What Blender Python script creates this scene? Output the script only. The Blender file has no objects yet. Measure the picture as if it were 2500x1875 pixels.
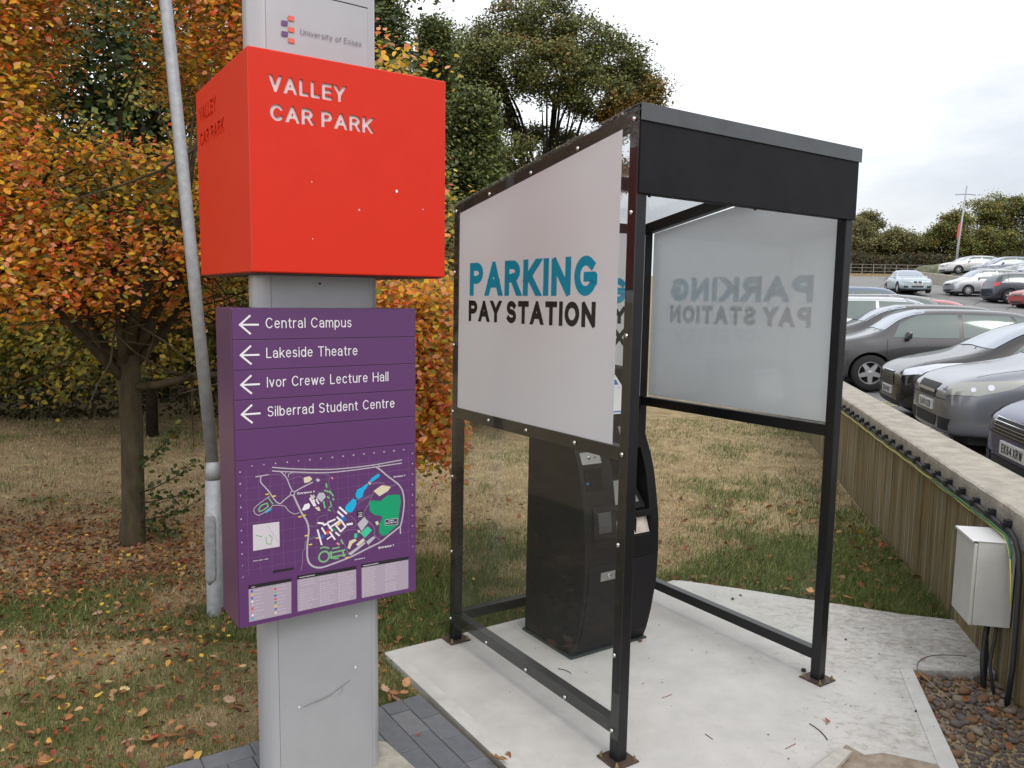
import bpy, bmesh, math, random, os
import numpy as np
from mathutils import Vector, Matrix
from mathutils.bvhtree import BVHTree

random.seed(7)
rng = np.random.default_rng(11)
scn = bpy.context.scene
COL = scn.collection
S = 1.17                                     # survey units -> metres
R = math.radians

# ------------------------------------------------------------------ camera
cam_d = bpy.data.cameras.new('camera')
cam = bpy.data.objects.new('camera', cam_d)
COL.objects.link(cam)
cam_d.sensor_width = 36.0
cam_d.lens = 1920.5 / 2500 * 36.0
cam_d.clip_start = 0.05
cam_d.clip_end = 1500
cr, cu, cf = (0.99986254, 0.00174246, 0.01648854), (-0.01658035, 0.10507767, 0.99432579), (0.0, 0.99446249, -0.10509212)
cam.matrix_world = Matrix(((cr[0], cu[0], -cf[0], 0), (cr[1], cu[1], -cf[1], 0), (cr[2], cu[2], -cf[2], 1.6 * S), (0, 0, 0, 1)))
scn.camera = cam

# ------------------------------------------------------------------ light
SUN_EL, SUN_AZ = R(48), R(150)               # behind the photographer, a little to the right
world = bpy.data.worlds.new('World')
scn.world = world
world.use_nodes = True
wn, wl = world.node_tree.nodes, world.node_tree.links
wn.clear()
w_out = wn.new('ShaderNodeOutputWorld')
w_add = wn.new('ShaderNodeAddShader')
bg1 = wn.new('ShaderNodeBackground'); bg1.inputs[1].default_value = 0.05
bg2 = wn.new('ShaderNodeBackground'); bg2.inputs[1].default_value = 1.0
sky = wn.new('ShaderNodeTexSky'); sky.sky_type = 'NISHITA'; sky.sun_disc = False
sky.sun_elevation = SUN_EL; sky.sun_rotation = SUN_AZ; sky.air_density = 1.0; sky.dust_density = 4.0
wl.new(sky.outputs[0], bg1.inputs[0])
tc = wn.new('ShaderNodeTexCoord')
sep = wn.new('ShaderNodeSeparateXYZ'); wl.new(tc.outputs['Generated'], sep.inputs[0])
mp = wn.new('ShaderNodeMapping'); mp.inputs['Scale'].default_value = (1.0, 1.0, 3.2); wl.new(tc.outputs['Generated'], mp.inputs[0])
cn = wn.new('ShaderNodeTexNoise'); cn.inputs['Scale'].default_value = 2.6; cn.inputs['Detail'].default_value = 7; cn.inputs['Roughness'].default_value = 0.55
wl.new(mp.outputs[0], cn.inputs['Vector'])
el = wn.new('ShaderNodeMath'); el.operation = 'MULTIPLY_ADD'; el.inputs[1].default_value = 1.15; wl.new(sep.outputs['Z'], el.inputs[0])
side = wn.new('ShaderNodeMath'); side.operation = 'MULTIPLY_ADD'; side.inputs[1].default_value = -0.30; side.inputs[2].default_value = -0.05
wl.new(sep.outputs['X'], side.inputs[0]); wl.new(side.outputs[0], el.inputs[2])
ad = wn.new('ShaderNodeMath'); ad.operation = 'MULTIPLY_ADD'; ad.inputs[1].default_value = 1.02; wl.new(cn.outputs['Fac'], ad.inputs[0]); wl.new(el.outputs[0], ad.inputs[2])
cr_ = wn.new('ShaderNodeValToRGB')
e = cr_.color_ramp.elements
e[0].position = 0.22; e[0].color = (0.58, 0.605, 0.66, 1)
e[1].position = 0.86; e[1].color = (1.32, 1.33, 1.36, 1)
m1 = e.new(0.40); m1.color = (0.74, 0.75, 0.78, 1)
m2 = e.new(0.56); m2.color = (0.96, 0.97, 0.985, 1)
wl.new(ad.outputs[0], cr_.inputs[0])
wl.new(cr_.outputs[0], bg2.inputs[0])
wl.new(bg1.outputs[0], w_add.inputs[0]); wl.new(bg2.outputs[0], w_add.inputs[1]); wl.new(w_add.outputs[0], w_out.inputs[0])

sun_d = bpy.data.lights.new('sun', 'SUN'); sun_d.energy = 0.9; sun_d.angle = R(22); sun_d.color = (1.0, 0.965, 0.92)
sun = bpy.data.objects.new('sun', sun_d); COL.objects.link(sun)
sd = Vector((math.cos(SUN_EL) * math.sin(SUN_AZ), math.cos(SUN_EL) * math.cos(SUN_AZ), math.sin(SUN_EL)))
sun.rotation_euler = sd.to_track_quat('Z', 'Y').to_euler()
sun.location = (0, -5, 12)

scn.view_settings.view_transform = 'Standard'
scn.view_settings.look = 'None'
scn.view_settings.gamma = 1.0
scn.view_settings.exposure = 0.0
scn.view_settings.use_curve_mapping = False
scn.cycles.max_bounces = 8
scn.cycles.transparent_max_bounces = 16
scn.cycles.transmission_bounces = 6
scn.cycles.caustics_reflective = False
scn.cycles.caustics_refractive = False

# ------------------------------------------------------------------ materials
def mat(name, color, rough=0.5, metal=0.0, var=0.0, vscale=6.0, bump=0.0, bscale=60.0, spec=0.5, coat=0.0, color2=None, detail=4.0, stretch=None):
    m = bpy.data.materials.new(name); m.use_nodes = True
    nt = m.node_tree; n, l = nt.nodes, nt.links
    b = n['Principled BSDF']
    b.inputs['Roughness'].default_value = rough; b.inputs['Metallic'].default_value = metal
    b.inputs['Specular IOR Level'].default_value = spec; b.inputs['Coat Weight'].default_value = coat; b.inputs['Coat Roughness'].default_value = 0.05
    c = (*color, 1)
    b.inputs['Base Color'].default_value = c
    if var > 0 or color2 or bump > 0:
        t = n.new('ShaderNodeTexCoord'); vec = t.outputs['Object']
        if stretch:
            mpn = n.new('ShaderNodeMapping'); mpn.inputs['Scale'].default_value = stretch; l.new(vec, mpn.inputs[0]); vec = mpn.outputs[0]
        if var > 0 or color2:
            no = n.new('ShaderNodeTexNoise'); no.inputs['Scale'].default_value = vscale; no.inputs['Detail'].default_value = detail; no.inputs['Roughness'].default_value = 0.62
            l.new(vec, no.inputs['Vector'])
            rp = n.new('ShaderNodeValToRGB'); rp.color_ramp.elements[0].position = 0.3; rp.color_ramp.elements[1].position = 0.7
            c2 = color2 or tuple(min(1, x * (1 + var)) for x in color)
            c1 = color if color2 else tuple(x * (1 - var) for x in color)
            rp.color_ramp.elements[0].color = (*c1, 1); rp.color_ramp.elements[1].color = (*c2, 1)
            l.new(no.outputs['Fac'], rp.inputs[0]); l.new(rp.outputs[0], b.inputs['Base Color'])
        if bump > 0:
            nb = n.new('ShaderNodeTexNoise'); nb.inputs['Scale'].default_value = bscale; nb.inputs['Detail'].default_value = 5
            l.new(vec, nb.inputs['Vector'])
            bp = n.new('ShaderNodeBump'); bp.inputs['Strength'].default_value = bump; bp.inputs['Distance'].default_value = 0.01
            l.new(nb.outputs['Fac'], bp.inputs['Height']); l.new(bp.outputs[0], b.inputs['Normal'])
    return m

def leaf_mat(name, trans=0.35, rough=0.5):
    m = bpy.data.materials.new(name); m.use_nodes = True
    n, l = m.node_tree.nodes, m.node_tree.links
    b = n['Principled BSDF']; b.inputs['Roughness'].default_value = rough; b.inputs['Specular IOR Level'].default_value = 0.3
    a = n.new('ShaderNodeAttribute'); a.attribute_name = 'Col'
    l.new(a.outputs['Color'], b.inputs['Base Color'])
    t = n.new('ShaderNodeBsdfTranslucent'); l.new(a.outputs['Color'], t.inputs[0])
    mx = n.new('ShaderNodeMixShader'); mx.inputs[0].default_value = trans
    l.new(b.outputs[0], mx.inputs[1]); l.new(t.outputs[0], mx.inputs[2]); l.new(mx.outputs[0], n['Material Output'].inputs[0])
    return m

def clear_mat(name, tint=(0.98, 0.99, 0.985), haze=0.006):
    m = bpy.data.materials.new(name); m.use_nodes = True
    n, l = m.node_tree.nodes, m.node_tree.links
    n.remove(n['Principled BSDF'])
    tr = n.new('ShaderNodeBsdfTransparent'); tr.inputs[0].default_value = (*tint, 1)
    gl = n.new('ShaderNodeBsdfGlossy'); gl.inputs['Roughness'].default_value = 0.03; gl.inputs[0].default_value = (1, 1, 1, 1)
    lw = n.new('ShaderNodeLayerWeight'); lw.inputs['Blend'].default_value = 0.5
    pw = n.new('ShaderNodeMath'); pw.operation = 'POWER'; pw.inputs[1].default_value = 4.5; l.new(lw.outputs['Facing'], pw.inputs[0])
    fr = n.new('ShaderNodeMath'); fr.operation = 'MULTIPLY_ADD'; fr.inputs[1].default_value = 0.62; fr.inputs[2].default_value = 0.018; l.new(pw.outputs[0], fr.inputs[0])
    mx = n.new('ShaderNodeMixShader'); l.new(fr.outputs[0], mx.inputs[0]); l.new(tr.outputs[0], mx.inputs[1]); l.new(gl.outputs[0], mx.inputs[2])
    df = n.new('ShaderNodeBsdfDiffuse'); df.inputs[0].default_value = (0.7, 0.72, 0.74, 1)
    m2 = n.new('ShaderNodeMixShader'); m2.inputs[0].default_value = haze
    l.new(mx.outputs[0], m2.inputs[1]); l.new(df.outputs[0], m2.inputs[2]); l.new(m2.outputs[0], n['Material Output'].inputs[0])
    return m

def sheet_mat(name, color, trans=0.4, rough=0.18):
    m = bpy.data.materials.new(name); m.use_nodes = True
    n, l = m.node_tree.nodes, m.node_tree.links
    b = n['Principled BSDF']; b.inputs['Roughness'].default_value = rough; b.inputs['Base Color'].default_value = (*color, 1)
    t = n.new('ShaderNodeBsdfTranslucent'); t.inputs[0].default_value = (*color, 1)
    mx = n.new('ShaderNodeMixShader'); mx.inputs[0].default_value = trans
    l.new(b.outputs[0], mx.inputs[1]); l.new(t.outputs[0], mx.inputs[2]); l.new(mx.outputs[0], n['Material Output'].inputs[0])
    return m

# ------------------------------------------------------------------ tagging and linking
def tag(o, label=None, cat=None, group=None, kind=None):
    if label: o['label'] = label
    if cat: o['category'] = cat
    if group: o['group'] = group
    if kind: o['kind'] = kind
    return o

def empty(name, loc=(0, 0, 0), rz=0.0, label=None, cat=None, group=None, matrix=None):
    o = bpy.data.objects.new(name, None); COL.objects.link(o)
    o.empty_display_size = 0.1
    if matrix is not None: o.matrix_world = matrix
    else: o.location = loc; o.rotation_euler = (0, 0, rz)
    return tag(o, label, cat, group)

def smooth(me, angle=None):
    me.polygons.foreach_set('use_smooth', np.ones(len(me.polygons), dtype=bool))

class MB:
    """collects faces, builds one mesh object"""
    def __init__(self): self.v = []; self.f = []; self.mi = []; self.m = 0
    def add(self, verts, faces):
        o = len(self.v); self.v.extend([tuple(p) for p in verts])
        for f in faces: self.f.append(tuple(i + o for i in f)); self.mi.append(self.m)
        return self
    def box(self, x0, x1, y0, y1, z0, z1):
        return self.add([(x0, y0, z0), (x1, y0, z0), (x1, y1, z0), (x0, y1, z0), (x0, y0, z1), (x1, y0, z1), (x1, y1, z1), (x0, y1, z1)],
                        [(0, 3, 2, 1), (4, 5, 6, 7), (0, 1, 5, 4), (1, 2, 6, 5), (2, 3, 7, 6), (3, 0, 4, 7)])
    def prism(self, poly, axis, a0, a1):
        """poly: 2D points; axis 'x','y','z' extrusion from a0 to a1. For x poly=(y,z); y poly=(x,z); z poly=(x,y)"""
        n = len(poly)
        def P(p, a): return {'x': (a, p[0], p[1]), 'y': (p[0], a, p[1]), 'z': (p[0], p[1], a)}[axis]
        return self.add([P(p, a0) for p in poly] + [P(p, a1) for p in poly],
                        [tuple(range(n))[::-1], tuple(range(n, 2 * n))] + [(i, (i + 1) % n, n + (i + 1) % n, n + i) for i in range(n)])
    def tube(self, pts, rad, n=8, caps=True):
        pts = [Vector(p) for p in pts]
        if not hasattr(rad, '__len__'): rad = [rad] * len(pts)
        rings = []; up = Vector((0.123, 0.31, 0.94)).normalized()
        for i, p in enumerate(pts):
            d = (pts[min(i + 1, len(pts) - 1)] - pts[max(i - 1, 0)])
            if d.length < 1e-9: d = Vector((0, 0, 1))
            d.normalize()
            if abs(d.dot(up)) > 0.95: up = Vector((1, 0.1, 0)).normalized()
            a = d.cross(up).normalized(); b = a.cross(d); up = b
            rings.append([p + rad[i] * (math.cos(2 * math.pi * k / n) * a + math.sin(2 * math.pi * k / n) * b) for k in range(n)])
        vs = [q for r in rings for q in r]; fs = []
        for i in range(len(pts) - 1):
            for k in range(n):
                fs.append((i * n + k, i * n + (k + 1) % n, (i + 1) * n + (k + 1) % n, (i + 1) * n + k))
        if caps: fs.append(tuple(range(n))); fs.append(tuple(range((len(pts) - 1) * n, len(pts) * n))[::-1])
        return self.add(vs, fs)
    def lathe(self, prof, n=16, c=(0, 0, 0), caps=True):
        vs = []; fs = []
        for r, z in prof: vs += [(c[0] + r * math.cos(2 * math.pi * k / n), c[1] + r * math.sin(2 * math.pi * k / n), c[2] + z) for k in range(n)]
        for i in range(len(prof) - 1):
            for k in range(n): fs.append((i * n + k, i * n + (k + 1) % n, (i + 1) * n + (k + 1) % n, (i + 1) * n + k))
        if caps: fs.append(tuple(range(n))[::-1]); fs.append(tuple(range((len(prof) - 1) * n, len(prof) * n)))
        return self.add(vs, fs)
    def map(self, fn, start=0):
        self.v[start:] = [tuple(fn(*p)) for p in self.v[start:]]; return self
    def mesh(self, name, mats, sm=False):
        me = bpy.data.meshes.new(name); me.from_pydata(self.v, [], self.f)
        for m in (mats if isinstance(mats, (list, tuple)) else [mats]): me.materials.append(m)
        if any(self.mi): me.polygons.foreach_set('material_index', self.mi)
        bm = bmesh.new(); bm.from_mesh(me); bmesh.ops.recalc_face_normals(bm, faces=bm.faces); bm.to_mesh(me); bm.free()
        if sm: smooth(me)
        me.update(); return me
    def build(self, name, mats, parent=None, sm=False, bevel=0, **kw):
        o = bpy.data.objects.new(name, self.mesh(name, mats, sm)); COL.objects.link(o)
        if parent is not None: o.parent = parent
        if bevel:
            bv = o.modifiers.new('edge', 'BEVEL'); bv.width = bevel; bv.segments = 2; bv.limit_method = 'ANGLE'; bv.angle_limit = R(40); bv.harden_normals = False
        return tag(o, kw.get('label'), kw.get('cat'), kw.get('group'), kw.get('kind'))

def link_mesh(name, me, parent=None, **kw):
    o = bpy.data.objects.new(name, me); COL.objects.link(o)
    if parent is not None: o.parent = parent
    return tag(o, kw.get('label'), kw.get('cat'), kw.get('group'), kw.get('kind'))

def copy_tree(o, parent=None):
    c = o.copy(); COL.objects.link(c)
    if parent is not None: c.parent = parent
    for ch in list(o.children): copy_tree(ch, c)
    return c

def evaluated(o):
    dg = bpy.context.evaluated_depsgraph_get(); dg.update()
    me = bpy.data.meshes.new_from_object(o.evaluated_get(dg)); o.modifiers.clear(); o.data = me
    return me

def fast_mesh(name, verts, quads, colors=None, mats=(), tris=False):
    me = bpy.data.meshes.new(name)
    k = 3 if tris else 4
    nv, nf = len(verts), len(quads)
    me.vertices.add(nv); me.vertices.foreach_set('co', np.asarray(verts, dtype=np.float32).ravel())
    me.loops.add(nf * k); me.loops.foreach_set('vertex_index', np.asarray(quads, dtype=np.int32).ravel())
    me.polygons.add(nf); me.polygons.foreach_set('loop_start', np.arange(0, nf * k, k, dtype=np.int32))
    me.update(calc_edges=True)
    if colors is not None:
        ca = me.color_attributes.new('Col', 'FLOAT_COLOR', 'POINT')
        c = np.ones((nv, 4), dtype=np.float32); c[:, :3] = colors; ca.data.foreach_set('color', c.ravel())
    for m in mats: me.materials.append(m)
    return me

def vnoise(x, y, sc, seed=0):
    """value noise on numpy arrays, 0..1"""
    r = np.random.default_rng(seed).random((256, 256)); x = x * sc + 37.7; y = y * sc + 11.3
    xi = np.floor(x).astype(int); yi = np.floor(y).astype(int); fx = x - xi; fy = y - yi
    fx = fx * fx * (3 - 2 * fx); fy = fy * fy * (3 - 2 * fy)
    g = lambda a, b: r[a % 256, b % 256]
    return (g(xi, yi) * (1 - fx) + g(xi + 1, yi) * fx) * (1 - fy) + (g(xi, yi + 1) * (1 - fx) + g(xi + 1, yi + 1) * fx) * fy

def fbm(x, y, sc, seed=0): return 0.55 * vnoise(x, y, sc, seed) + 0.3 * vnoise(x, y, sc * 2.1, seed + 1) + 0.15 * vnoise(x, y, sc * 4.3, seed + 2)

def leaves_mesh(name, cen, size, cols, mats, flat=0.0, aspect=0.62, curl=0.25, simple=False, up=None):
    """oval leaves: cen Nx3, size N, cols Nx3"""
    n = len(cen)
    nrm = rng.normal(size=(n, 3)); nrm[:, 2] = np.abs(nrm[:, 2]) + flat * 2.5
    if up is not None: nrm += up
    nrm /= np.linalg.norm(nrm, axis=1, keepdims=True)
    t = rng.normal(size=(n, 3)); t -= (t * nrm).sum(1, keepdims=True) * nrm; t /= np.linalg.norm(t, axis=1, keepdims=True)
    b = np.cross(nrm, t); s = np.asarray(size)[:, None]
    c = rng.normal(curl, 0.15, (n, 1))
    if simple:
        P = np.stack([cen - t * s * .5, cen + b * s * aspect * .5 + nrm * s * c * .3, cen + t * s * .5, cen - b * s * aspect * .5 + nrm * s * c * .3], 1).reshape(-1, 3)
        q = np.arange(n * 4).reshape(-1, 4)
        me = fast_mesh(name, P, q, np.repeat(cols, 4, 0), mats)
        return me
    w = s * aspect * .5; h = nrm * s * c * .35
    P = np.stack([cen - t * s * .5, cen - t * s * .18 + b * w + h, cen + t * s * .2 + b * w * .85 + h, cen + t * s * .5,
                  cen + t * s * .2 - b * w * .85 + h, cen - t * s * .18 - b * w + h], 1).reshape(-1, 3)
    i = np.arange(n)[:, None] * 6
    q = np.concatenate([i + np.array([[0, 1, 2, 3]]), i + np.array([[3, 4, 5, 0]])], 0)
    return fast_mesh(name, P, q, np.repeat(cols, 6, 0), mats)

def pick(pal, n, jitter=0.18, weights=None):
    pal = np.array(pal); w = None if weights is None else np.array(weights) / np.sum(weights)
    c = pal[rng.choice(len(pal), n, p=w)] * np.clip(rng.normal(1, jitter, (n, 1)), 0.45, 1.7)
    return np.clip(c * np.clip(rng.normal(1, 0.06, (n, 3)), .8, 1.2), 0.002, 0.9)

# ------------------------------------------------------------------ stroke lettering
def arc(cx, cy, rx, ry, a0, a1, n=10):
    return [(cx + rx * math.cos(R(a0 + (a1 - a0) * i / n)), cy + ry * math.sin(R(a0 + (a1 - a0) * i / n))) for i in range(n + 1)]
GL = {
 'A': (.74, [[(0, 0), (.37, 1), (.74, 0)], [(.13, .32), (.61, .32)]]),
 'B': (.6, [[(0, 0), (0, 1)], [(0, 1)] + arc(.33, .76, .24, .24, 90, -90, 8) + [(0, .52)], [(.3, .52)] + arc(.34, .26, .26, .26, 90, -90, 8) + [(0, 0)]]),
 'C': (.7, [arc(.37, .5, .37, .5, 42, 318, 18)]),
 'D': (.68, [[(0, 0), (0, 1)], [(0, 1)] + arc(.26, .5, .42, .5, 90, -90, 12) + [(0, 0)]]),
 'E': (.54, [[(.54, 1), (0, 1), (0, 0), (.54, 0)], [(0, .51), (.5, .51)]]),
 'F': (.52, [[(.52, 1), (0, 1), (0, 0)], [(0, .5), (.46, .5)]]),
 'G': (.74, [arc(.37, .5, .37, .5, 48, 330, 18) + [(.74, .3), (.74, .47), (.42, .47)]]),
 'H': (.66, [[(0, 0), (0, 1)], [(.66, 0), (.66, 1)], [(0, .51), (.66, .51)]]),
 'I': (.0, [[(0, 0), (0, 1)]]),
 'J': (.46, [[(.46, 1), (.46, .24)] + arc(.23, .24, .23, .24, 0, -180, 8)]),
 'K': (.64, [[(0, 0), (0, 1)], [(.57, 1), (.02, .38)], [(.2, .56), (.60, 0)]]),
 'L': (.48, [[(0, 1), (0, 0), (.48, 0)]]),
 'M': (.8, [[(0, 0), (0, 1), (.4, .2), (.8, 1), (.8, 0)]]),
 'N': (.66, [[(0, 0), (0, 1), (.66, 0), (.66, 1)]]),
 'O': (.76, [arc(.38, .5, .38, .5, 90, 450, 22)]),
 'P': (.6, [[(0, 0), (0, 1)], [(0, 1)] + arc(.32, .74, .28, .26, 90, -90, 8) + [(0, .48)]]),
 'R': (.62, [[(0, 0), (0, 1)], [(0, 1)] + arc(.32, .75, .28, .25, 90, -90, 8) + [(0, .5)], [(.32, .5), (.62, 0)]]),
 'S': (.58, [arc(.29, .75, .27, .25, 30, 270, 12)[:-1] + arc(.29, .25, .29, .25, 90, -150, 12)]),
 'T': (.62, [[(0, 1), (.62, 1)], [(.31, 1), (.31, 0)]]),
 'U': (.64, [[(0, 1), (0, .3)] + arc(.32, .3, .32, .3, 180, 360, 10) + [(.64, 1)]]),
 'V': (.68, [[(0, 1), (.34, 0), (.68, 1)]]),
 'W': (.96, [[(0, 1), (.24, 0), (.48, .9), (.72, 0), (.96, 1)]]),
 'X': (.64, [[(0, 0), (.64, 1)], [(0, 1), (.64, 0)]]),
 'Y': (.66, [[(0, 1), (.33, .45), (.66, 1)], [(.33, .45), (.33, 0)]]),
 'Z': (.6, [[(0, 1), (.6, 1), (0, 0), (.6, 0)]]),
 '0': (.54, [arc(.27, .5, .27, .5, 90, 450, 18)]),
 '1': (.26, [[(0, .78), (.26, 1), (.26, 0)]]),
 '2': (.54, [arc(.27, .73, .27, .27, 170, -20, 9) + [(.0, 0), (.54, 0)]]),
 '3': (.54, [arc(.25, .76, .24, .24, 150, -90, 9), arc(.26, .27, .28, .27, 90, -150, 9)]),
 '4': (.56, [[(.42, 0), (.42, 1), (0, .28), (.56, .28)]]),
 '5': (.54, [[(.5, 1), (.08, 1), (.03, .55)] + arc(.27, .31, .27, .31, 120, -140, 10)]),
 '6': (.54, [arc(.27, .3, .27, .3, 90, 450, 14), [(.01, .36)] + arc(.3, .6, .29, .4, 170, 50, 7)]),
 '7': (.52, [[(0, 1), (.52, 1), (.16, 0)]]),
 '8': (.54, [arc(.27, .76, .23, .24, 90, 450, 12), arc(.27, .26, .27, .26, 90, 450, 12)]),
 '9': (.54, [arc(.27, .7, .27, .3, 90, 450, 14), [(.53, .64)] + arc(.24, .4, .29, .4, -10, -130, 7)]),
 'a': (.5, [arc(.24, .46, .24, .26, 160, 0, 8) + [(.48, 0)], [(.48, .42)] + arc(.2, .2, .2, .2, 90, 270, 8) + [(.34, 0), (.48, .14)]]),
 'b': (.52, [[(0, 1), (0, 0)], arc(.26, .36, .26, .36, 180, 540, 14)]),
 'c': (.48, [arc(.26, .36, .26, .36, 40, 320, 12)]),
 'd': (.52, [[(.52, 1), (.52, 0)], arc(.26, .36, .26, .36, 0, 360, 14)]),
 'e': (.52, [[(0, .38), (.52, .38)] + arc(.26, .36, .26, .36, 4, 318, 14)]),
 'f': (.3, [[(.12, 0), (.12, .8)] + arc(.3, .8, .18, .2, 180, 90, 5), [(0, .7), (.3, .7)]]),
 'h': (.48, [[(0, 0), (0, 1)], [(0, .42)] + arc(.24, .46, .24, .26, 170, 0, 8) + [(.48, 0)]]),
 'i': (.0, [[(0, 0), (0, .7)], [(0, .93), (0, .97)]]),
 'k': (.46, [[(0, 0), (0, 1)], [(.44, .7), (0, .26)], [(.15, .42), (.48, 0)]]),
 'l': (.0, [[(0, 0), (0, 1)]]),
 'm': (.8, [[(0, 0), (0, .72)], [(0, .42)] + arc(.2, .48, .2, .24, 170, 0, 7) + [(.4, 0)], [(.4, .42)] + arc(.6, .48, .2, .24, 170, 0, 7) + [(.8, 0)]]),
 'n': (.48, [[(0, 0), (0, .72)], [(0, .42)] + arc(.24, .46, .24, .26, 170, 0, 8) + [(.48, 0)]]),
 'o': (.54, [arc(.27, .36, .27, .36, 90, 450, 16)]),
 'p': (.52, [[(0, .72), (0, -.27)], arc(.26, .36, .26, .36, 180, 540, 14)]),
 'r': (.28, [[(0, 0), (0, .72)], [(0, .42)] + arc(.26, .44, .26, .27, 165, 85, 5)]),
 's': (.44, [arc(.22, .53, .2, .18, 30, 270, 9)[:-1] + arc(.22, .18, .22, .18, 90, -150, 9)]),
 't': (.3, [[(.13, .92), (.13, .14)] + arc(.29, .14, .16, .15, 180, 270, 4), [(0, .7), (.3, .7)]]),
 'u': (.48, [[(0, .72), (0, .26)] + arc(.24, .26, .24, .26, 180, 350, 8), [(.48, .72), (.48, 0)]]),
 'v': (.48, [[(0, .72), (.24, 0), (.48, .72)]]),
 'w': (.74, [[(0, .72), (.18, 0), (.37, .66), (.56, 0), (.74, .72)]]),
 'x': (.46, [[(0, 0), (.46, .72)], [(0, .72), (.46, 0)]]),
 'y': (.48, [[(0, .72), (.25, .02)], [(.48, .72), (.2, -.2), (.06, -.27)]]),
}
def ribbon(mb, pts, t, fn, cap=True, w=0.0, closed=False, depth=None, band=None):
    """flat mitred ribbon of width t in (u,v); fn(u,v,w)->xyz; depth makes it a solid"""
    P = []
    for p in pts:
        p = np.array(p, float)
        if not P or np.hypot(*(p - P[-1])) > 1e-6: P.append(p)
    if len(P) > 2 and np.hypot(*(P[0] - P[-1])) < 1e-6: closed = True; P = P[:-1]
    n0 = len(P); L = []; Rr = []
    for i in range(n0):
        a = P[i] - P[i - 1] if (i > 0 or closed) else None
        b = P[(i + 1) % n0] - P[i] if (i < n0 - 1 or closed) else None
        if a is None: a = b
        if b is None: b = a
        a = a / (np.hypot(*a) + 1e-12); b = b / (np.hypot(*b) + 1e-12)
        na = np.array([-a[1], a[0]]); nb = np.array([-b[1], b[0]]); m = na + nb; lm = np.hypot(*m)
        p = P[i]
        if cap and not closed and i == 0: p = p - b * t / 2
        if cap and not closed and i == n0 - 1: p = p + a * t / 2
        if lm < 0.15: L.append(p + nb * t / 2); Rr.append(p - nb * t / 2); continue
        m /= lm; c = max(m @ nb, .18)
        if c > .80: L.append(p + m * t / 2 / c); Rr.append(p - m * t / 2 / c); continue
        # sharp corner: bevelled outside, mitred inside
        sg = 1.0 if (a[0] * b[1] - a[1] * b[0]) < 0 else -1.0      # outer side: left for a right turn
        mo = m * sg; inn = p - mo * t / 2 / c; h_ = t / 2
        oa = p + na * sg * h_ + a * h_ * (1 - (na * sg) @ mo) / max(a @ mo, .12)
        ob = p + nb * sg * h_ - b * h_ * (1 - (nb * sg) @ mo) / max(-(b @ mo), .12)
        if sg > 0: L += [oa, ob]; Rr += [inn, inn + (b - a) * 1e-5]
        else: Rr += [oa, ob]; L += [inn, inn + (b - a) * 1e-5]
    if band and not closed and len(P) > 1:
        for idx, q0, q1 in ((0, P[1], P[0]), (-1, P[-2], P[-1])):
            d = (q1 - q0) / (np.hypot(*(q1 - q0)) + 1e-12)
            if abs(d[1]) < .35 or abs(d[0]) < .04: continue
            for yb in band:
                if abs(q1[1] - yb) < t * .62:
                    for A in (L, Rr): A[idx] = A[idx] + d * (yb - A[idx][1]) / d[1]
    n = len(L)
    vs = [fn(q[0], q[1], w) for q in L] + [fn(q[0], q[1], w) for q in Rr]
    m_ = n if closed else n - 1
    fs = [(i, (i + 1) % n, n + (i + 1) % n, n + i) for i in range(m_)]
    if depth is not None:
        o = 2 * n
        vs += [fn(q[0], q[1], w + depth) for q in L] + [fn(q[0], q[1], w + depth) for q in Rr]
        f2 = [(i + o, n + i + o, n + (i + 1) % n + o, (i + 1) % n + o) for i in range(m_)]
        side = [(i, i + o, (i + 1) % n + o, (i + 1) % n) for i in range(m_)] + [(n + i, n + (i + 1) % n, n + (i + 1) % n + o, n + i + o) for i in range(m_)]
        ends = [] if closed else [(0, n, n + o, o), (n - 1, n - 1 + o, 2 * n - 1 + o, 2 * n - 1)]
        fs = fs + f2 + side + ends
    mb.add(vs, fs)

def lettering(mb, text, u0, v0, width, h, t, fn, w=0.0, depth=None, gap=0.2, step=0.00012, space=.42):
    """text from (u0,v0) baseline-left, fitted to a width, cap height h, stroke t"""
    ws = []
    for ch in text:
        ws.append(space if ch == ' ' else GL[ch][0])
    tt = t / h
    adv = []; x = 0
    for i, ch in enumerate(text):
        adv.append(x)
        x += ws[i] + (0 if ch == ' ' else tt + gap)
    total = x - gap
    sx = width / (total * h)
    for i, ch in enumerate(text):
        if ch == ' ': continue
        k = 0
        for st in GL[ch][1]:
            gw = GL[ch][0] * h * sx; full = (GL[ch][0] + tt) * h * sx
            inner = max(full - t, 0)
            pts = [(u0 + adv[i] * h * sx + t / 2 + (p[0] / GL[ch][0] * inner if GL[ch][0] > 0 else inner / 2), v0 + t / 2 + p[1] * (h - t)) for p in st]
            ribbon(mb, pts, t, fn, w=w + k * step, depth=depth, band=(v0, v0 + h)); k += 1

def fill_poly(mb, pts, fn, w):
    mb.add([fn(p[0], p[1], w) for p in pts], [tuple(range(len(pts)))])

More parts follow.
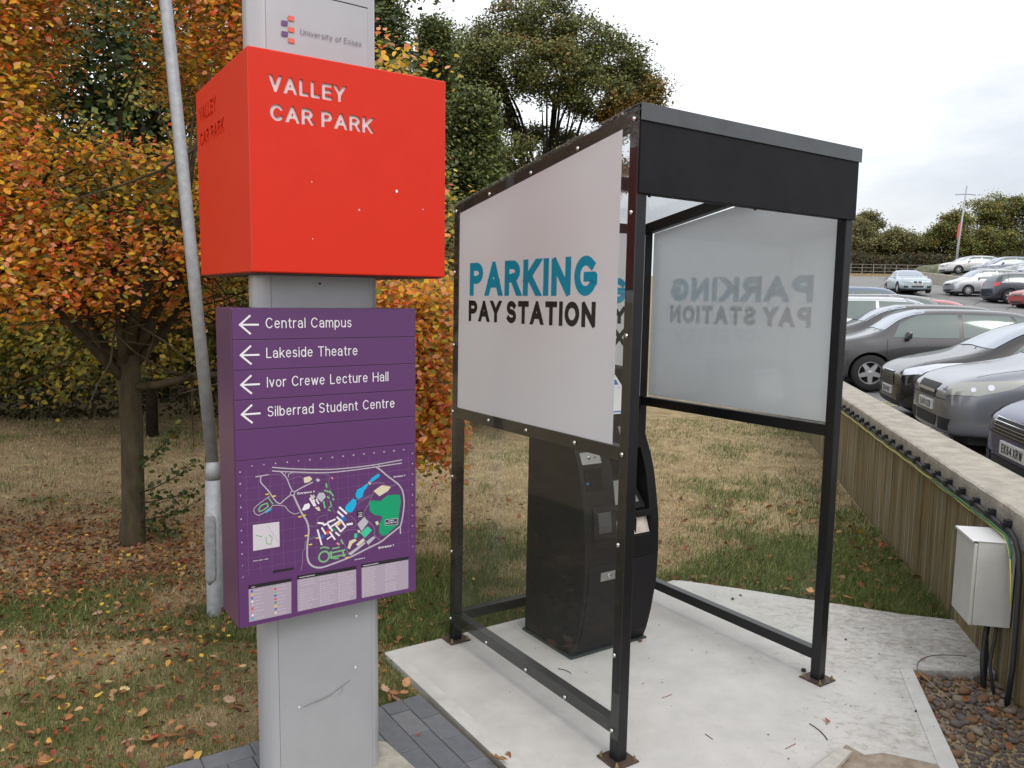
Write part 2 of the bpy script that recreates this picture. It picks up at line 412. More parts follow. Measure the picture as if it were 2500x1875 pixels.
MAP_LINES=[["road",0.00411,[[0.1847,0.5031],[0.2945,0.4907],[0.4682,0.4765],[0.5969,0.4728],[0.7402,0.4733],[0.9126,0.4797]]],["road",0.00411,[[0.1843,0.4914],[0.2719,0.4826],[0.468,0.466],[0.6211,0.4639],[0.7452,0.4656],[0.9125,0.4683]]],["road",0.00273,[[0.7392,0.4725],[0.7401,0.4642]]],["road",0.00275,[[0.7695,0.4743],[0.7781,0.4628]]],["road",0.00582,[[0.7553,0.4649],[0.7805,0.4544],[0.8213,0.4308],[0.8626,0.4099],[0.8938,0.3926],[0.9148,0.3714],[0.9242,0.3419],[0.9241,0.3115],[0.9133,0.2699],[0.9011,0.2437]]],["road",0.00502,[[0.9011,0.2452],[0.9025,0.2176]]],["road",0.00645,[[0.9011,0.2452],[0.8248,0.2177],[0.7833,0.2023],[0.7117,0.1886],[0.6017,0.1677],[0.4945,0.1545],[0.4374,0.1499],[0.3999,0.1559],[0.3724,0.1711],[0.3609,0.1953],[0.3624,0.2351],[0.3693,0.2685],[0.3699,0.2912],[0.3599,0.3148],[0.3399,0.3364],[0.3223,0.3605],[0.2963,0.399],[0.2898,0.4079]]],["road",0.00394,[[0.287,0.4186],[0.2707,0.4426],[0.2589,0.4628],[0.2343,0.4825],[0.2234,0.4868]]],["road",0.00271,[[0.2678,0.4649],[0.2695,0.4745],[0.2897,0.4794],[0.3166,0.4781]]],["road",0.0015,[[0.2515,0.4689],[0.255,0.4824]]],["road",0.00456,[[0.2977,0.415],[0.3377,0.4264],[0.3976,0.4401]]],["road",0.00423,[[0.2786,0.4074],[0.2471,0.3947],[0.2246,0.3841],[0.2071,0.3883],[0.1901,0.4021],[0.1606,0.4319],[0.1271,0.4589],[0.1278,0.4778]]],["road",0.00373,[[0.1001,0.4784],[0.1666,0.481]]],["road",0.00264,[[0.1708,0.4125],[0.0901,0.3791],[0.1127,0.3554],[0.1717,0.3735],[0.1893,0.3802],[0.242,0.3743],[0.2637,0.3572],[0.2947,0.3433],[0.3219,0.3451]]],["path",0.00219,[[0.3744,0.2524],[0.4233,0.2546]]],["path",0.00187,[[0.3651,0.249],[0.3512,0.2448],[0.3483,0.2223],[0.3365,0.2121],[0.3357,0.1809],[0.3258,0.1534]]],["path",0.00117,[[0.1687,0.4797],[0.21,0.4779],[0.2318,0.473],[0.2447,0.4611]]],["path",0.00121,[[0.2711,0.4564],[0.3252,0.4641],[0.343,0.4539],[0.3517,0.4393]]],["path",0.00121,[[0.2806,0.4751],[0.4725,0.4603],[0.4838,0.4351],[0.4856,0.4121]]],["path",0.00204,[[0.7295,0.4109],[0.7903,0.4078],[0.8107,0.3989],[0.8468,0.3925],[0.8834,0.3994]]],["path",0.00205,[[0.7392,0.3777],[0.7162,0.3471],[0.6882,0.32],[0.683,0.2998],[0.7429,0.2557],[0.7427,0.2318],[0.7808,0.204]]],["path",0.00167,[[0.6441,0.3649],[0.6589,0.3593],[0.724,0.3701]]],["path",0.00133,[[0.5992,0.3191],[0.6538,0.3494],[0.7239,0.3657]]],["path",0.00166,[[0.5895,0.1749],[0.5872,0.1854],[0.5634,0.2202],[0.5491,0.2363]]],["path",0.00204,[[0.6869,0.2165],[0.7093,0.1978],[0.7117,0.1886]]],["path",0.00125,[[0.371,0.2996],[0.4078,0.2905],[0.4272,0.3201],[0.4743,0.3244]]],["path",0.00131,[[0.5348,0.2464],[0.5836,0.2621],[0.6376,0.2598]]],["path",0.00133,[[0.604,0.3099],[0.6332,0.2897],[0.6329,0.2721],[0.6082,0.2685]]],["path",0.00128,[[0.4904,0.4118],[0.4894,0.3661],[0.5172,0.3263]]],["white",0.00696,[[0.4244,0.3018],[0.4478,0.2982],[0.4547,0.2923],[0.4737,0.2952]]],["white",0.00716,[[0.5439,0.3428],[0.5797,0.3202]]],["white",0.00716,[[0.534,0.3292],[0.5602,0.3124]]],["white",0.00651,[[0.5288,0.3109],[0.5479,0.299]]],["white",0.00641,[[0.4785,0.2996],[0.5143,0.3049]]],["white",0.00641,[[0.476,0.2926],[0.4993,0.2688]]],["white",0.00644,[[0.4852,0.2802],[0.5455,0.2992]]],["white",0.00649,[[0.5211,0.2841],[0.5472,0.2613],[0.5751,0.2746],[0.5493,0.2988]]],["white",0.00636,[[0.4427,0.2829],[0.4611,0.2624]]],["white",0.00644,[[0.4873,0.2642],[0.513,0.2384]]],["white",0.00513,[[0.4726,0.2434],[0.4989,0.2515]]],["white",0.00632,[[0.4192,0.278],[0.4392,0.2286]]],["white",0.00792,[[0.5864,0.2817],[0.6109,0.2815]]],["white",0.00651,[[0.5206,0.2595],[0.5373,0.2491]]],["beige",0.00436,[[0.385,0.3974],[0.4053,0.376]]],["white",0.005,[[0.3961,0.3796],[0.4095,0.3614]]],["white",0.00502,[[0.4147,0.3809],[0.426,0.3672]]],["white",0.0056,[[0.3801,0.3865],[0.4003,0.3622]]],["green",0.00581,[[0.481,0.1933],[0.5678,0.1957]]],["green",0.00581,[[0.4817,0.1787],[0.5724,0.1788]]],["green",0.00518,[[0.5028,0.2075],[0.5365,0.2078]]],["green",0.0052,[[0.5069,0.173],[0.531,0.1715]]],["green",0.00509,[[0.4342,0.2156],[0.4531,0.2176],[0.479,0.2115]]],["green",0.00582,[[0.4906,0.1972],[0.495,0.1749]]],["green",0.00593,[[0.558,0.1929],[0.565,0.1746]]],["green",0.00463,[[0.1112,0.3732],[0.1254,0.3856],[0.1549,0.3908],[0.161,0.3793],[0.1347,0.3698],[0.1153,0.3669],[0.1134,0.373]]],["green",0.0041,[[0.1632,0.4057],[0.1851,0.3855]]],["green",0.00636,[[0.4695,0.4276],[0.4716,0.4189]]],["green",0.00572,[[0.462,0.4069],[0.483,0.4009]]],["green",0.00577,[[0.4901,0.4018],[0.5064,0.3862]]],["green",0.00575,[[0.4756,0.3844],[0.4826,0.381]]],["green",0.00579,[[0.5062,0.3762],[0.5085,0.3731]]],["green",0.00449,[[0.4918,0.3659],[0.4963,0.3541],[0.4843,0.3479]]],["green",0.00571,[[0.4541,0.3691],[0.4607,0.3499]]],["green",0.00512,[[0.4794,0.3412],[0.4888,0.3375]]],["green",0.0059,[[0.549,0.2305],[0.5585,0.2193]]],["pink",0.00717,[[0.5271,0.2225],[0.5367,0.2186]]],["pink",0.00513,[[0.5006,0.4481],[0.5052,0.4435]]],["yellow",0.00468,[[0.1515,0.4189],[0.1611,0.4193]]],["yellow",0.00472,[[0.1868,0.4101],[0.1969,0.4104]]],["yellow",0.0049,[[0.3193,0.3315],[0.3288,0.3318]]],["yellow",0.00495,[[0.3425,0.3339],[0.3526,0.3342]]],["yellow",0.00497,[[0.3517,0.2657],[0.3618,0.2659]]],["yellow",0.00501,[[0.3739,0.2339],[0.3841,0.234]]],["yellow",0.00529,[[0.5747,0.1676],[0.5859,0.1679]]],["yellow",0.00441,[[0.4116,0.2515],[0.4209,0.252]]]]
MAP_POLYS=[["wood",[[0.7136,0.3474],[0.7338,0.3516],[0.7795,0.3448],[0.8207,0.3608],[0.8623,0.3614],[0.8989,0.3575],[0.9051,0.3313],[0.8933,0.2869],[0.8905,0.2538],[0.8458,0.2368],[0.8197,0.2243],[0.7887,0.2228],[0.7708,0.2381],[0.7736,0.2648],[0.7918,0.284],[0.7842,0.2931],[0.7434,0.3003],[0.7183,0.3144]]],["lake",[[0.6345,0.3802],[0.6446,0.3955],[0.6694,0.4008],[0.6994,0.4117],[0.7094,0.4124],[0.7043,0.4011],[0.6841,0.388],[0.6739,0.3683],[0.654,0.3626],[0.6393,0.3682]]],["lake",[[0.5753,0.3415],[0.5851,0.3494],[0.6048,0.3594],[0.6196,0.3669],[0.6392,0.3609],[0.639,0.3478],[0.6264,0.3313],[0.6139,0.3207],[0.5895,0.3228],[0.576,0.3313]]],["lake",[[0.7145,0.4165],[0.7246,0.4274],[0.7652,0.4407],[0.7804,0.4381],[0.7701,0.4285],[0.7346,0.4164]]],["lake",[[0.1431,0.3636],[0.1738,0.3733],[0.178,0.3674],[0.1494,0.3584]]],["white",[[0.3357,0.3523],[0.3499,0.3693],[0.3729,0.3725],[0.3809,0.3639],[0.3747,0.3545],[0.3494,0.3502]]],["grey",[[0.4291,0.4024],[0.4571,0.4001],[0.4662,0.3852],[0.4424,0.37],[0.4148,0.3865]]],["grey",[[0.3803,0.3922],[0.4012,0.3989],[0.4102,0.3897],[0.3869,0.3826]]],["beige",[[0.4047,0.3548],[0.428,0.3556],[0.4361,0.3421],[0.4254,0.3416]]],["yellow",[[0.5212,0.2884],[0.5358,0.2972],[0.5511,0.29],[0.5355,0.2818]]],["red",[[0.4613,0.2681],[0.4803,0.2735],[0.4897,0.2654],[0.4729,0.2578]]],["dgreen",[[0.4922,0.2732],[0.5114,0.2778],[0.5232,0.2673],[0.5016,0.2642]]],["blue",[[0.5447,0.3094],[0.5699,0.3144],[0.5842,0.2956],[0.5599,0.295]]],["blue",[[0.4304,0.2568],[0.4493,0.2621],[0.4594,0.2487],[0.4372,0.2452]]],["blue",[[0.3955,0.2603],[0.4071,0.262],[0.4047,0.2551],[0.3954,0.256]]],["grey",[[0.6429,0.277],[0.6829,0.2984],[0.7088,0.2783],[0.6673,0.2505]]],["pitch",[[0.6598,0.2444],[0.7026,0.264],[0.7302,0.248],[0.687,0.2248]]],["pitch",[[0.6241,0.2458],[0.6424,0.2461],[0.6422,0.2305],[0.6239,0.2308]]],["beige",[[0.584,0.2005],[0.5977,0.2241],[0.6297,0.2282],[0.6396,0.2213],[0.6122,0.2123],[0.5982,0.1955]]],["beige",[[0.6334,0.2072],[0.677,0.2258],[0.6869,0.2159],[0.6477,0.2006]]],["beige",[[0.6425,0.2564],[0.6574,0.255],[0.6623,0.2457],[0.6474,0.2471]]],["grey",[[0.5886,0.1809],[0.6828,0.2116],[0.6903,0.2058],[0.6042,0.1733]]],["grey",[[0.6944,0.2113],[0.7375,0.2264],[0.7502,0.22],[0.7068,0.1996]]],["beige",[[0.3477,0.4578],[0.3797,0.461],[0.3941,0.4502],[0.3769,0.4416],[0.3517,0.4399]]],["beige",[[0.7392,0.3836],[0.7902,0.4004],[0.8442,0.3898],[0.826,0.3768],[0.7746,0.3625]]],["grey",[[0.4125,0.446],[0.4233,0.4509],[0.4371,0.4442],[0.4253,0.4372]]],["beige",[[0.7472,0.2747],[0.7635,0.2777],[0.7711,0.2665],[0.7583,0.2617]]],["grey",[[0.707,0.417],[0.7195,0.4181],[0.7269,0.4082],[0.7143,0.4062]]],["inset",[[0.0818,0.3268],[0.2161,0.3253],[0.2157,0.244],[0.08,0.2436]]],["black",[[0.642,0.3217],[0.6783,0.3209],[0.6789,0.2967],[0.6432,0.2976]]],["outline",[[0.8087,0.2771],[0.8827,0.2758],[0.88,0.2533],[0.807,0.258]]],["black",[[0.178,0.169],[0.2874,0.1678],[0.2881,0.1612],[0.1786,0.1614]]],["black",[[0.052,0.1353],[0.2737,0.133],[0.2734,0.1225],[0.0524,0.1233]]],["cream",[[0.0524,0.1233],[0.2734,0.1225],[0.2703,0.0163],[0.0518,0.0159]]],["black",[[0.3047,0.137],[0.6343,0.1329],[0.6341,0.1216],[0.3053,0.1244]]],["cream",[[0.3053,0.1244],[0.6341,0.1216],[0.634,0.0176],[0.3036,0.0161]]],["black",[[0.6647,0.1354],[0.9514,0.1318],[0.9514,0.121],[0.6656,0.1234]]],["cream",[[0.6656,0.1234],[0.9514,0.121],[0.9511,0.0154],[0.6656,0.0159]]]]
MAP_TEXT=[["Entrance 4",[0.3123,0.4055],[0.4051,0.4057],0.01037],["Entrance 5",[0.86,0.4211],[0.9308,0.4214],0.00845],["Entrance 1",[0.7667,0.1784],[0.8585,0.1773],0.01181],["Entrance 2",[0.6261,0.154],[0.6851,0.1523],0.00638],["Find your way",[0.0787,0.2094],[0.156,0.208],0.00578],["YOU",[0.6493,0.3129],[0.6722,0.3126],0.00671],["ARE",[0.6502,0.3063],[0.6711,0.3062],0.00604],["HERE",[0.6481,0.3],[0.673,0.2996],0.00604],["Main",[0.8283,0.2687],[0.8617,0.268],0.00775],["Entrance",[0.8138,0.2616],[0.8732,0.2609],0.0077],["Key",[0.0671,0.1265],[0.0851,0.1262],0.00461],["Student Residences",[0.3159,0.1283],[0.3992,0.1271],0.00495],["Principal Destinations",[0.6747,0.1269],[0.7646,0.1258],0.00544]]
MAP_RINGS=[["road",0.00333,[0.2877,0.4114],0.00788],["green",0.00641,[0.4523,0.1853],0.01923]]

# ------------------------------------------------------------------ survey of the place
def wall_x(y): return 1.614 + 0.235 * y                       # front face of the parapet wall
WALL_N = Vector((-0.9735, 0.2288, 0))                         # towards the lawn
CAR_Y = [-60, 14, 19, 22.5, 25, 42, 48, 60, 81, 120, 400]
CAR_Z = [.29, .29, .50, .76, .98, 2.10, 2.72, 3.80, 5.0, 5.6, 7.5]
def car_h(y): return np.interp(y, CAR_Y, CAR_Z)
SM = Matrix.Translation((0.3877 * S, 2.5849 * S, 0)) @ Matrix.Rotation(0.5856, 4, 'Z') @ Matrix.Rotation(-0.0028, 4, 'X') @ Matrix.Rotation(0.0057, 4, 'Y')
TM = Matrix.Translation((-0.83085, 2.55095, 0)) @ Matrix.Rotation(0.5882, 4, 'Z') @ Matrix.Rotation(0.0028, 4, 'X') @ Matrix.Rotation(-0.0057, 4, 'Y')
cS, sS = math.cos(0.5856), math.sin(0.5856)
def sframe(x, y):                                             # world -> shelter plan coordinates (metres)
    dx, dy = x - 0.3877 * S, y - 2.5849 * S
    return dx * cS + dy * sS, -dx * sS + dy * cS
SLAB = [(-0.562, 3.433), (0.90, 4.395), (0.955, 4.437), (1.02, 4.43), (1.32, 4.314), (1.734, 4.131), (2.06, 3.99), (2.325, 3.915), (2.165, 3.335), (1.803, 3.352), (1.585, 2.6), (1.18, 1.2), (0.93, 1.18)]
SLAB = [(x * S, y * S) for x, y in SLAB]
def in_poly(px, py, poly):
    c = np.zeros(len(px), bool); n = len(poly)
    for i in range(n):
        x0, y0 = poly[i]; x1, y1 = poly[(i + 1) % n]
        if y0 == y1: continue
        k = ((y0 > py) != (y1 > py)) & (px < (x1 - x0) * (py - y0) / (y1 - y0) + x0); c ^= k
    return c
def lawn_z(x, y): return -0.045 + 0.05 * (fbm(np.asarray(x, float), np.asarray(y, float), .35, 3) - .5) * np.clip((np.asarray(y) - 4.5) / 3, 0, 1)

# ------------------------------------------------------------------ ground sheets
def ground():
    ys = np.concatenate([[-60, -20, -5, 0], np.arange(1.5, 14, .25), np.arange(14, 90, 2), [100, 140, 200, 300, 420]])
    ks = np.concatenate([[-260, -120, -60, -30, -18, -12], np.arange(-9, -0.2, .25), [-.12, 0.02, .25], [1, 3, 8, 20, 45, 90, 180, 400]])
    V = []; 
    for y in ys:
        for k in ks:
            x = wall_x(y) + k
            hz = float(car_h(y)) - .29
            z = (float(lawn_z(x, y)) + hz * (1 if y > 14 else 0)) if k < .1 else hz + .29 - .2
            V.append((x, y, z))
    nx = len(ks); Q = []
    for j in range(len(ys) - 1):
        for i in range(nx - 1): Q.append((j * nx + i, j * nx + i + 1, (j + 1) * nx + i + 1, (j + 1) * nx + i))
    me = fast_mesh('ground', np.array(V), np.array(Q), None, [soil])
    link_mesh('ground', me, kind='structure')
    ys = np.concatenate([np.arange(-30, 14, 4.), np.arange(14, 82, 1.5)]); ks = np.array([.33, 3, 8, 15, 25, 40, 60, 90, 130, 180])
    V = [(wall_x(y) + k, y, float(car_h(y))) for y in ys for k in ks]; nx = len(ks)
    Q = [(j * nx + i, j * nx + i + 1, (j + 1) * nx + i + 1, (j + 1) * nx + i) for j in range(len(ys) - 1) for i in range(nx - 1)]
    link_mesh('car_park_asphalt', fast_mesh('car_park_asphalt', np.array(V), np.array(Q), None, [asphalt]), kind='structure')

soil = mat('soil', (.18, .135, .075), rough=1, var=.4, vscale=5, bump=.8, bscale=40, color2=(.42, .325, .185), spec=.1, detail=8)
asphalt = mat('asphalt', (.195, .192, .19), rough=.9, var=.12, vscale=.6, bump=.3, bscale=120, spec=.3)
ground()

def concrete_mat():
    m = mat('slab_concrete', (.485, .475, .452), rough=.85, var=.09, vscale=5, bump=.25, bscale=160, spec=.25)
    n, l = m.node_tree.nodes, m.node_tree.links; b = n['Principled BSDF']
    t = n.new('ShaderNodeTexCoord')
    # smears and dirt towards the wall side and round the right-hand post
    ds = n.new('ShaderNodeTexNoise'); ds.inputs['Scale'].default_value = 17; ds.inputs['Detail'].default_value = 8; ds.inputs['Roughness'].default_value = .75
    mpn = n.new('ShaderNodeMapping'); mpn.inputs['Rotation'].default_value = (0, 0, .4); mpn.inputs['Scale'].default_value = (1, 1.35, 1)
    l.new(t.outputs['Object'], mpn.inputs[0]); l.new(mpn.outputs[0], ds.inputs['Vector'])
    big = n.new('ShaderNodeTexNoise'); big.inputs['Scale'].default_value = 2.3; l.new(t.outputs['Object'], big.inputs['Vector'])
    sx = n.new('ShaderNodeSeparateXYZ'); l.new(t.outputs['Object'], sx.inputs[0])
    grad = n.new('ShaderNodeMapRange'); grad.inputs[1].default_value = 1.0; grad.inputs[2].default_value = 2.3; grad.inputs[3].default_value = 0; grad.inputs[4].default_value = .23; l.new(sx.outputs[0], grad.inputs[0])
    a = n.new('ShaderNodeMath'); a.operation = 'ADD'; l.new(ds.outputs['Fac'], a.inputs[0]); l.new(grad.outputs[0], a.inputs[1])
    a2 = n.new('ShaderNodeMath'); a2.operation = 'MULTIPLY_ADD'; a2.inputs[1].default_value = .35; l.new(big.outputs['Fac'], a2.inputs[0]); l.new(a.outputs[0], a2.inputs[2])
    rp = n.new('ShaderNodeValToRGB'); rp.color_ramp.elements[0].position = .80; rp.color_ramp.elements[1].position = 1.06; l.new(a2.outputs[0], rp.inputs[0])
    mx = n.new('ShaderNodeMix'); mx.data_type = 'RGBA'
    src = b.inputs['Base Color'].links[0].from_socket
    sc_ = n.new('ShaderNodeMath'); sc_.operation = 'MULTIPLY'; sc_.inputs[1].default_value = .62; l.new(rp.outputs[0], sc_.inputs[0]); l.new(sc_.outputs[0], mx.inputs[0]); l.new(src, mx.inputs[6]); mx.inputs[7].default_value = (.20, .165, .12, 1)
    # pale rust bloom and fine specks
    sp = n.new('ShaderNodeTexNoise'); sp.inputs['Scale'].default_value = 95; sp.inputs['Detail'].default_value = 2; l.new(t.outputs['Object'], sp.inputs['Vector'])
    r2 = n.new('ShaderNodeValToRGB'); r2.color_ramp.elements[0].position = .70; r2.color_ramp.elements[1].position = .74; l.new(sp.outputs['Fac'], r2.inputs[0])
    m2 = n.new('ShaderNodeMix'); m2.data_type = 'RGBA'; l.new(r2.outputs[0], m2.inputs[0]); l.new(mx.outputs[2], m2.inputs[6]); m2.inputs[7].default_value = (.30, .27, .235, 1)
    l.new(m2.outputs[2], b.inputs['Base Color'])
    return m
concrete = concrete_mat()
mb = MB(); mb.prism(SLAB, 'z', -.16, 0.0)
slab = mb.build('concrete_slab', concrete, kind='structure', bevel=.006)
edge_c = mat('trowelled_edge', (.485, .475, .45), rough=.85, var=.12, vscale=8, bump=.1)
mb = MB(); mb.prism([(x * S, y * S) for x, y in [(1.742, 3.345), (1.803, 3.352), (1.585, 2.6), (1.35, 1.8), (1.28, 1.8), (1.519, 2.61)]], 'z', .0005, .004); mb.build('trowelled_margin', edge_c, slab)
mb = MB(); mb.prism([(x * S, y * S) for x, y in [(-.548, 3.405), (-.50, 3.436), (.075, 2.56), (.3, 2.2), (.25, 2.17), (.02, 2.53)]], 'z', .0005, .0035); mb.build('trowelled_margin', edge_c, slab)
dirt = mat('sandy_dirt', (.2, .155, .11), rough=1, var=.3, vscale=16, bump=.8, bscale=90, color2=(.34, .29, .23))
mb = MB(); mb.prism([(x * S, y * S) for x, y in [(.98, 2.50), (1.18, 2.655), (1.245, 2.73), (1.285, 2.665), (1.36, 2.68), (1.52, 2.612), (1.47, 2.3), (.9, 2.2)]], 'z', .0005, .005); mb.build('dirt_patch', dirt, slab)
mb = MB(); mb.prism([(x * S, y * S) for x, y in [(.985, 2.485), (1.195, 2.68), (1.235, 2.655), (1.04, 2.45)]], 'z', .006, .03); mb.build('kerb_stone', mat('old_kerb', (.42, .40, .36), rough=.9, var=.15, vscale=20, bump=.4), slab, bevel=.005)

# ------------------------------------------------------------------ block paving
pav_mats = [mat('paver_%d' % i, c, rough=.85, var=.10, vscale=18, bump=.5, bscale=220, spec=.3) for i, c in enumerate([(.150, .156, .170), (.135, .142, .156), (.168, .172, .182)])]
mb = MB(); mb.prism([(-3.4, -2.2), (-.41, -2.2), (-.41, .95), (-3.4, .95)], 'z', -.12, -.011)
paving = mb.build('paving', mat('joint_sand', (.10, .085, .06), rough=1, var=.4, vscale=50, bump=.5), kind='structure'); paving.matrix_world = SM
PW, PL = .0875 * S, .17 * S
pm = []
for m in pav_mats:
    b_ = MB().box(0, PW - .004, 0, PL - .004, -.06, 0); me = b_.mesh('paver', m)
    bm = bmesh.new(); bm.from_mesh(me); bmesh.ops.bevel(bm, geom=[e_ for e_ in bm.edges if all(v.co.z > -.01 for v in e_.verts)], offset=.003, segments=1, affect='EDGES'); bm.to_mesh(me); bm.free(); pm.append(me)
def paver(x, y, rot=False):
    o = link_mesh('paver', random.choice(pm), paving); dz = -.004 + random.uniform(-.0015, .0015)
    if rot: o.location = (x + PL, y, dz); o.rotation_euler = (0, 0, PI2)
    else: o.location = (x, y, dz)
    o.rotation_euler = (random.uniform(-.004, .004), random.uniform(-.006, .006), o.rotation_euler[2] + random.uniform(-.004, .004))
PI2 = math.pi / 2
X1 = -.352 * S; Y1 = .808 * S
for i in range(19):
    x = X1 - (i + 1) * PW
    if i < 4:
        y = Y1 - (PL if i % 2 == 0 else PL * .5) ; 
        if i % 2: paver_half = True
        yy = Y1 - PL if i % 2 == 0 else Y1 - PL * .5 - PL
        while yy > -.75: paver(x, yy); yy -= PL
    else:
        yy = Y1 - PW - (PL if i % 2 == 0 else PL * .5 + PL)
        while yy > -.75: paver(x, yy); yy -= PL
hm = MB().box(0, PW - .004, 0, PL / 2 - .004, -.06, 0).mesh('paver', pav_mats[1])
for i in range(19):
    if i < 4 and i % 2: link_mesh('paver', hm, paving).location = (X1 - (i + 1) * PW, Y1 - PL * .5, -.004)
    if i >= 4 and i % 2: link_mesh('paver', hm, paving).location = (X1 - (i + 1) * PW, Y1 - PW - PL * .5, -.004)
x = X1 - 4 * PW - PL
while x > -3.1: paver(x, Y1 - PW, True); x -= PL
mb = MB(); mb.prism([(x * S, y * S) for x, y in [(-.462, 2.705), (-.432, 2.70), (-.29, 2.52), (-.05, 2.2), (-.1, 1.9), (-.9, 1.9), (-.80, 2.45), (-.62, 2.6)]], 'z', -.03, .006)
mb.build('bedding_concrete', mat('haunch', (.36, .34, .29), rough=.95, var=.2, vscale=14, bump=.6), kind='structure', bevel=.008)

# ------------------------------------------------------------------ parapet wall
def wall_mat():
    m = bpy.data.materials.new('stained_concrete'); m.use_nodes = True
    n, l = m.node_tree.nodes, m.node_tree.links; b = n['Principled BSDF']; b.inputs['Roughness'].default_value = .92; b.inputs['Specular IOR Level'].default_value = .2
    t = n.new('ShaderNodeTexCoord'); mpn = n.new('ShaderNodeMapping'); mpn.inputs['Scale'].default_value = (9, 9, .28); l.new(t.outputs['Object'], mpn.inputs[0])
    a = n.new('ShaderNodeTexNoise'); a.inputs['Scale'].default_value = 3.2; a.inputs['Detail'].default_value = 8; a.inputs['Roughness'].default_value = .68; l.new(mpn.outputs[0], a.inputs['Vector'])
    rp = n.new('ShaderNodeValToRGB'); l.new(a.outputs['Fac'], rp.inputs[0]); e = rp.color_ramp.elements
    e[0].position = .36; e[0].color = (.070, .055, .035, 1); e[1].position = .68; e[1].color = (.38, .36, .30, 1)
    for p, c in ((.43, (.155, .135, .085)), (.485, (.28, .205, .09)), (.53, (.185, .18, .125)), (.59, (.29, .275, .22))): x = e.new(p); x.color = (*c, 1)
    b2 = n.new('ShaderNodeTexNoise'); b2.inputs['Scale'].default_value = 1.3; mp2 = n.new('ShaderNodeMapping'); mp2.inputs['Scale'].default_value = (3, 3, .5); l.new(t.outputs['Object'], mp2.inputs[0]); l.new(mp2.outputs[0], b2.inputs['Vector'])
    mx = n.new('ShaderNodeMix'); mx.data_type = 'RGBA'; mx.blend_type = 'MULTIPLY'; mx.inputs[0].default_value = .5
    r2 = n.new('ShaderNodeValToRGB'); r2.color_ramp.elements[0].position = .35; r2.color_ramp.elements[1].position = .65; r2.color_ramp.elements[0].color = (.70, .62, .42, 1); r2.color_ramp.elements[1].color = (1, .95, .88, 1); l.new(b2.outputs['Fac'], r2.inputs[0])
    l.new(rp.outputs[0], mx.inputs[6]); l.new(r2.outputs[0], mx.inputs[7]); l.new(mx.outputs[2], b.inputs['Base Color'])
    bp = n.new('ShaderNodeBump'); bp.inputs['Strength'].default_value = .6; bp.inputs['Distance'].default_value = .012; l.new(a.outputs['Fac'], bp.inputs['Height']); l.new(bp.outputs[0], b.inputs['Normal'])
    return m
wmat = wall_mat()
cope_m = mat('weathered_coping', (.27, .245, .205), rough=.95, var=.2, vscale=7, bump=.7, bscale=70, color2=(.42, .39, .335), spec=.2)
WD = Vector((.2288, .9735, 0)); W0 = Vector((wall_x(0), 0, 0))
def wpt(s, off, z):                                            # s along wall, off towards the lawn
    p = W0 + WD * s + WALL_N * off; return (p.x, p.y, z)
WT = .75 * S; TH = .34
wall = empty('parapet_wall', wpt(3.5, 0, 0), label='low board-marked concrete wall with ochre stains along the car park', cat='wall')
wall.rotation_euler = (0, 0, 0)
wl0 = Vector(wall.location)
def wl_(s, off, z): p = Vector(wpt(s, off, z)) - wl0; return tuple(p)
def wall_top(s): return WT + max(0.0, (s - 12) * .03)
mb = MB()
N_ = 60; s0, s1 = 0.5, 62
for j in range(40):
    a, b_ = s0 + (s1 - s0) * j / 40, s0 + (s1 - s0) * (j + 1) / 40
    za, zb = wall_top(a) - .004, wall_top(b_) - .004
    P = [wl_(a, -.012, -.4), wl_(b_, -.012, -.4), wl_(b_, -TH, -.4), wl_(a, -TH, -.4), wl_(a, -.012, za), wl_(b_, -.012, zb), wl_(b_, -TH, zb), wl_(a, -TH, za)]
    mb.add(P, [(0, 1, 5, 4), (2, 3, 7, 6), (4, 5, 6, 7)])
mb.build('wall_core', wmat, wall)
# coping: a rough arris, split in long pours
for a, b_ in [(.5, 3.2), (3.2, 7.4), (7.4, 11.6), (11.6, 15.8), (15.8, 20), (20, 40), (40, 62)]:
    mb = MB(); n = max(10, int((b_ - a) / (.035 if a < 11 else .3))); vs = []; fs = []
    for i in range(n + 1):
        s = a + .003 + (b_ - a - .006) * i / n; zt = wall_top(s); j1 = .010 * (random.random() - .3) * (1 if a < 12 else .3); j2 = .006 * (random.random() - .5)
        vs += [wl_(s, .0, zt - .17), wl_(s, .004, zt - .03), wl_(s, .004 - abs(j1), zt - .008 + j2), wl_(s, -.012 - abs(j1), zt + j2 * .3), wl_(s, -TH - .004, zt + j2 * .3), wl_(s, -TH - .004, zt - .17)]
    for i in range(n):
        for k in range(5): fs.append((i * 6 + k, i * 6 + k + 1, (i + 1) * 6 + k + 1, (i + 1) * 6 + k))
    mb.add(vs, fs); mb.build('coping', cope_m, wall)
s = .6; k_ = 0
while s < 30:
    w_ = random.choice([random.uniform(.05, .14), random.uniform(.14, .34)]) if s < 16 else random.uniform(.4, .9); dp = random.uniform(.0, .0035)
    gap = random.choice([.0012, .0015, .002, .002, .002, .008]) if s < 16 else .01
    mb = MB(); zt = wall_top(s) - .172
    P = [wl_(s, -.012, -.3), wl_(s + w_ - gap, -.012, -.3), wl_(s + w_ - gap, -.012, zt), wl_(s, -.012, zt)]
    Q = [wl_(s, -.006 + dp * .8, -.3), wl_(s + w_ - gap, -.006 + dp, -.3), wl_(s + w_ - gap, -.006 + dp, zt), wl_(s, -.006 + dp * .8, zt)]
    mb.add(P + Q, [(4, 5, 6, 7), (0, 1, 5, 4), (1, 2, 6, 5), (2, 3, 7, 6), (3, 0, 4, 7)])
    mb.build('board_mark', wmat, wall); s += w_

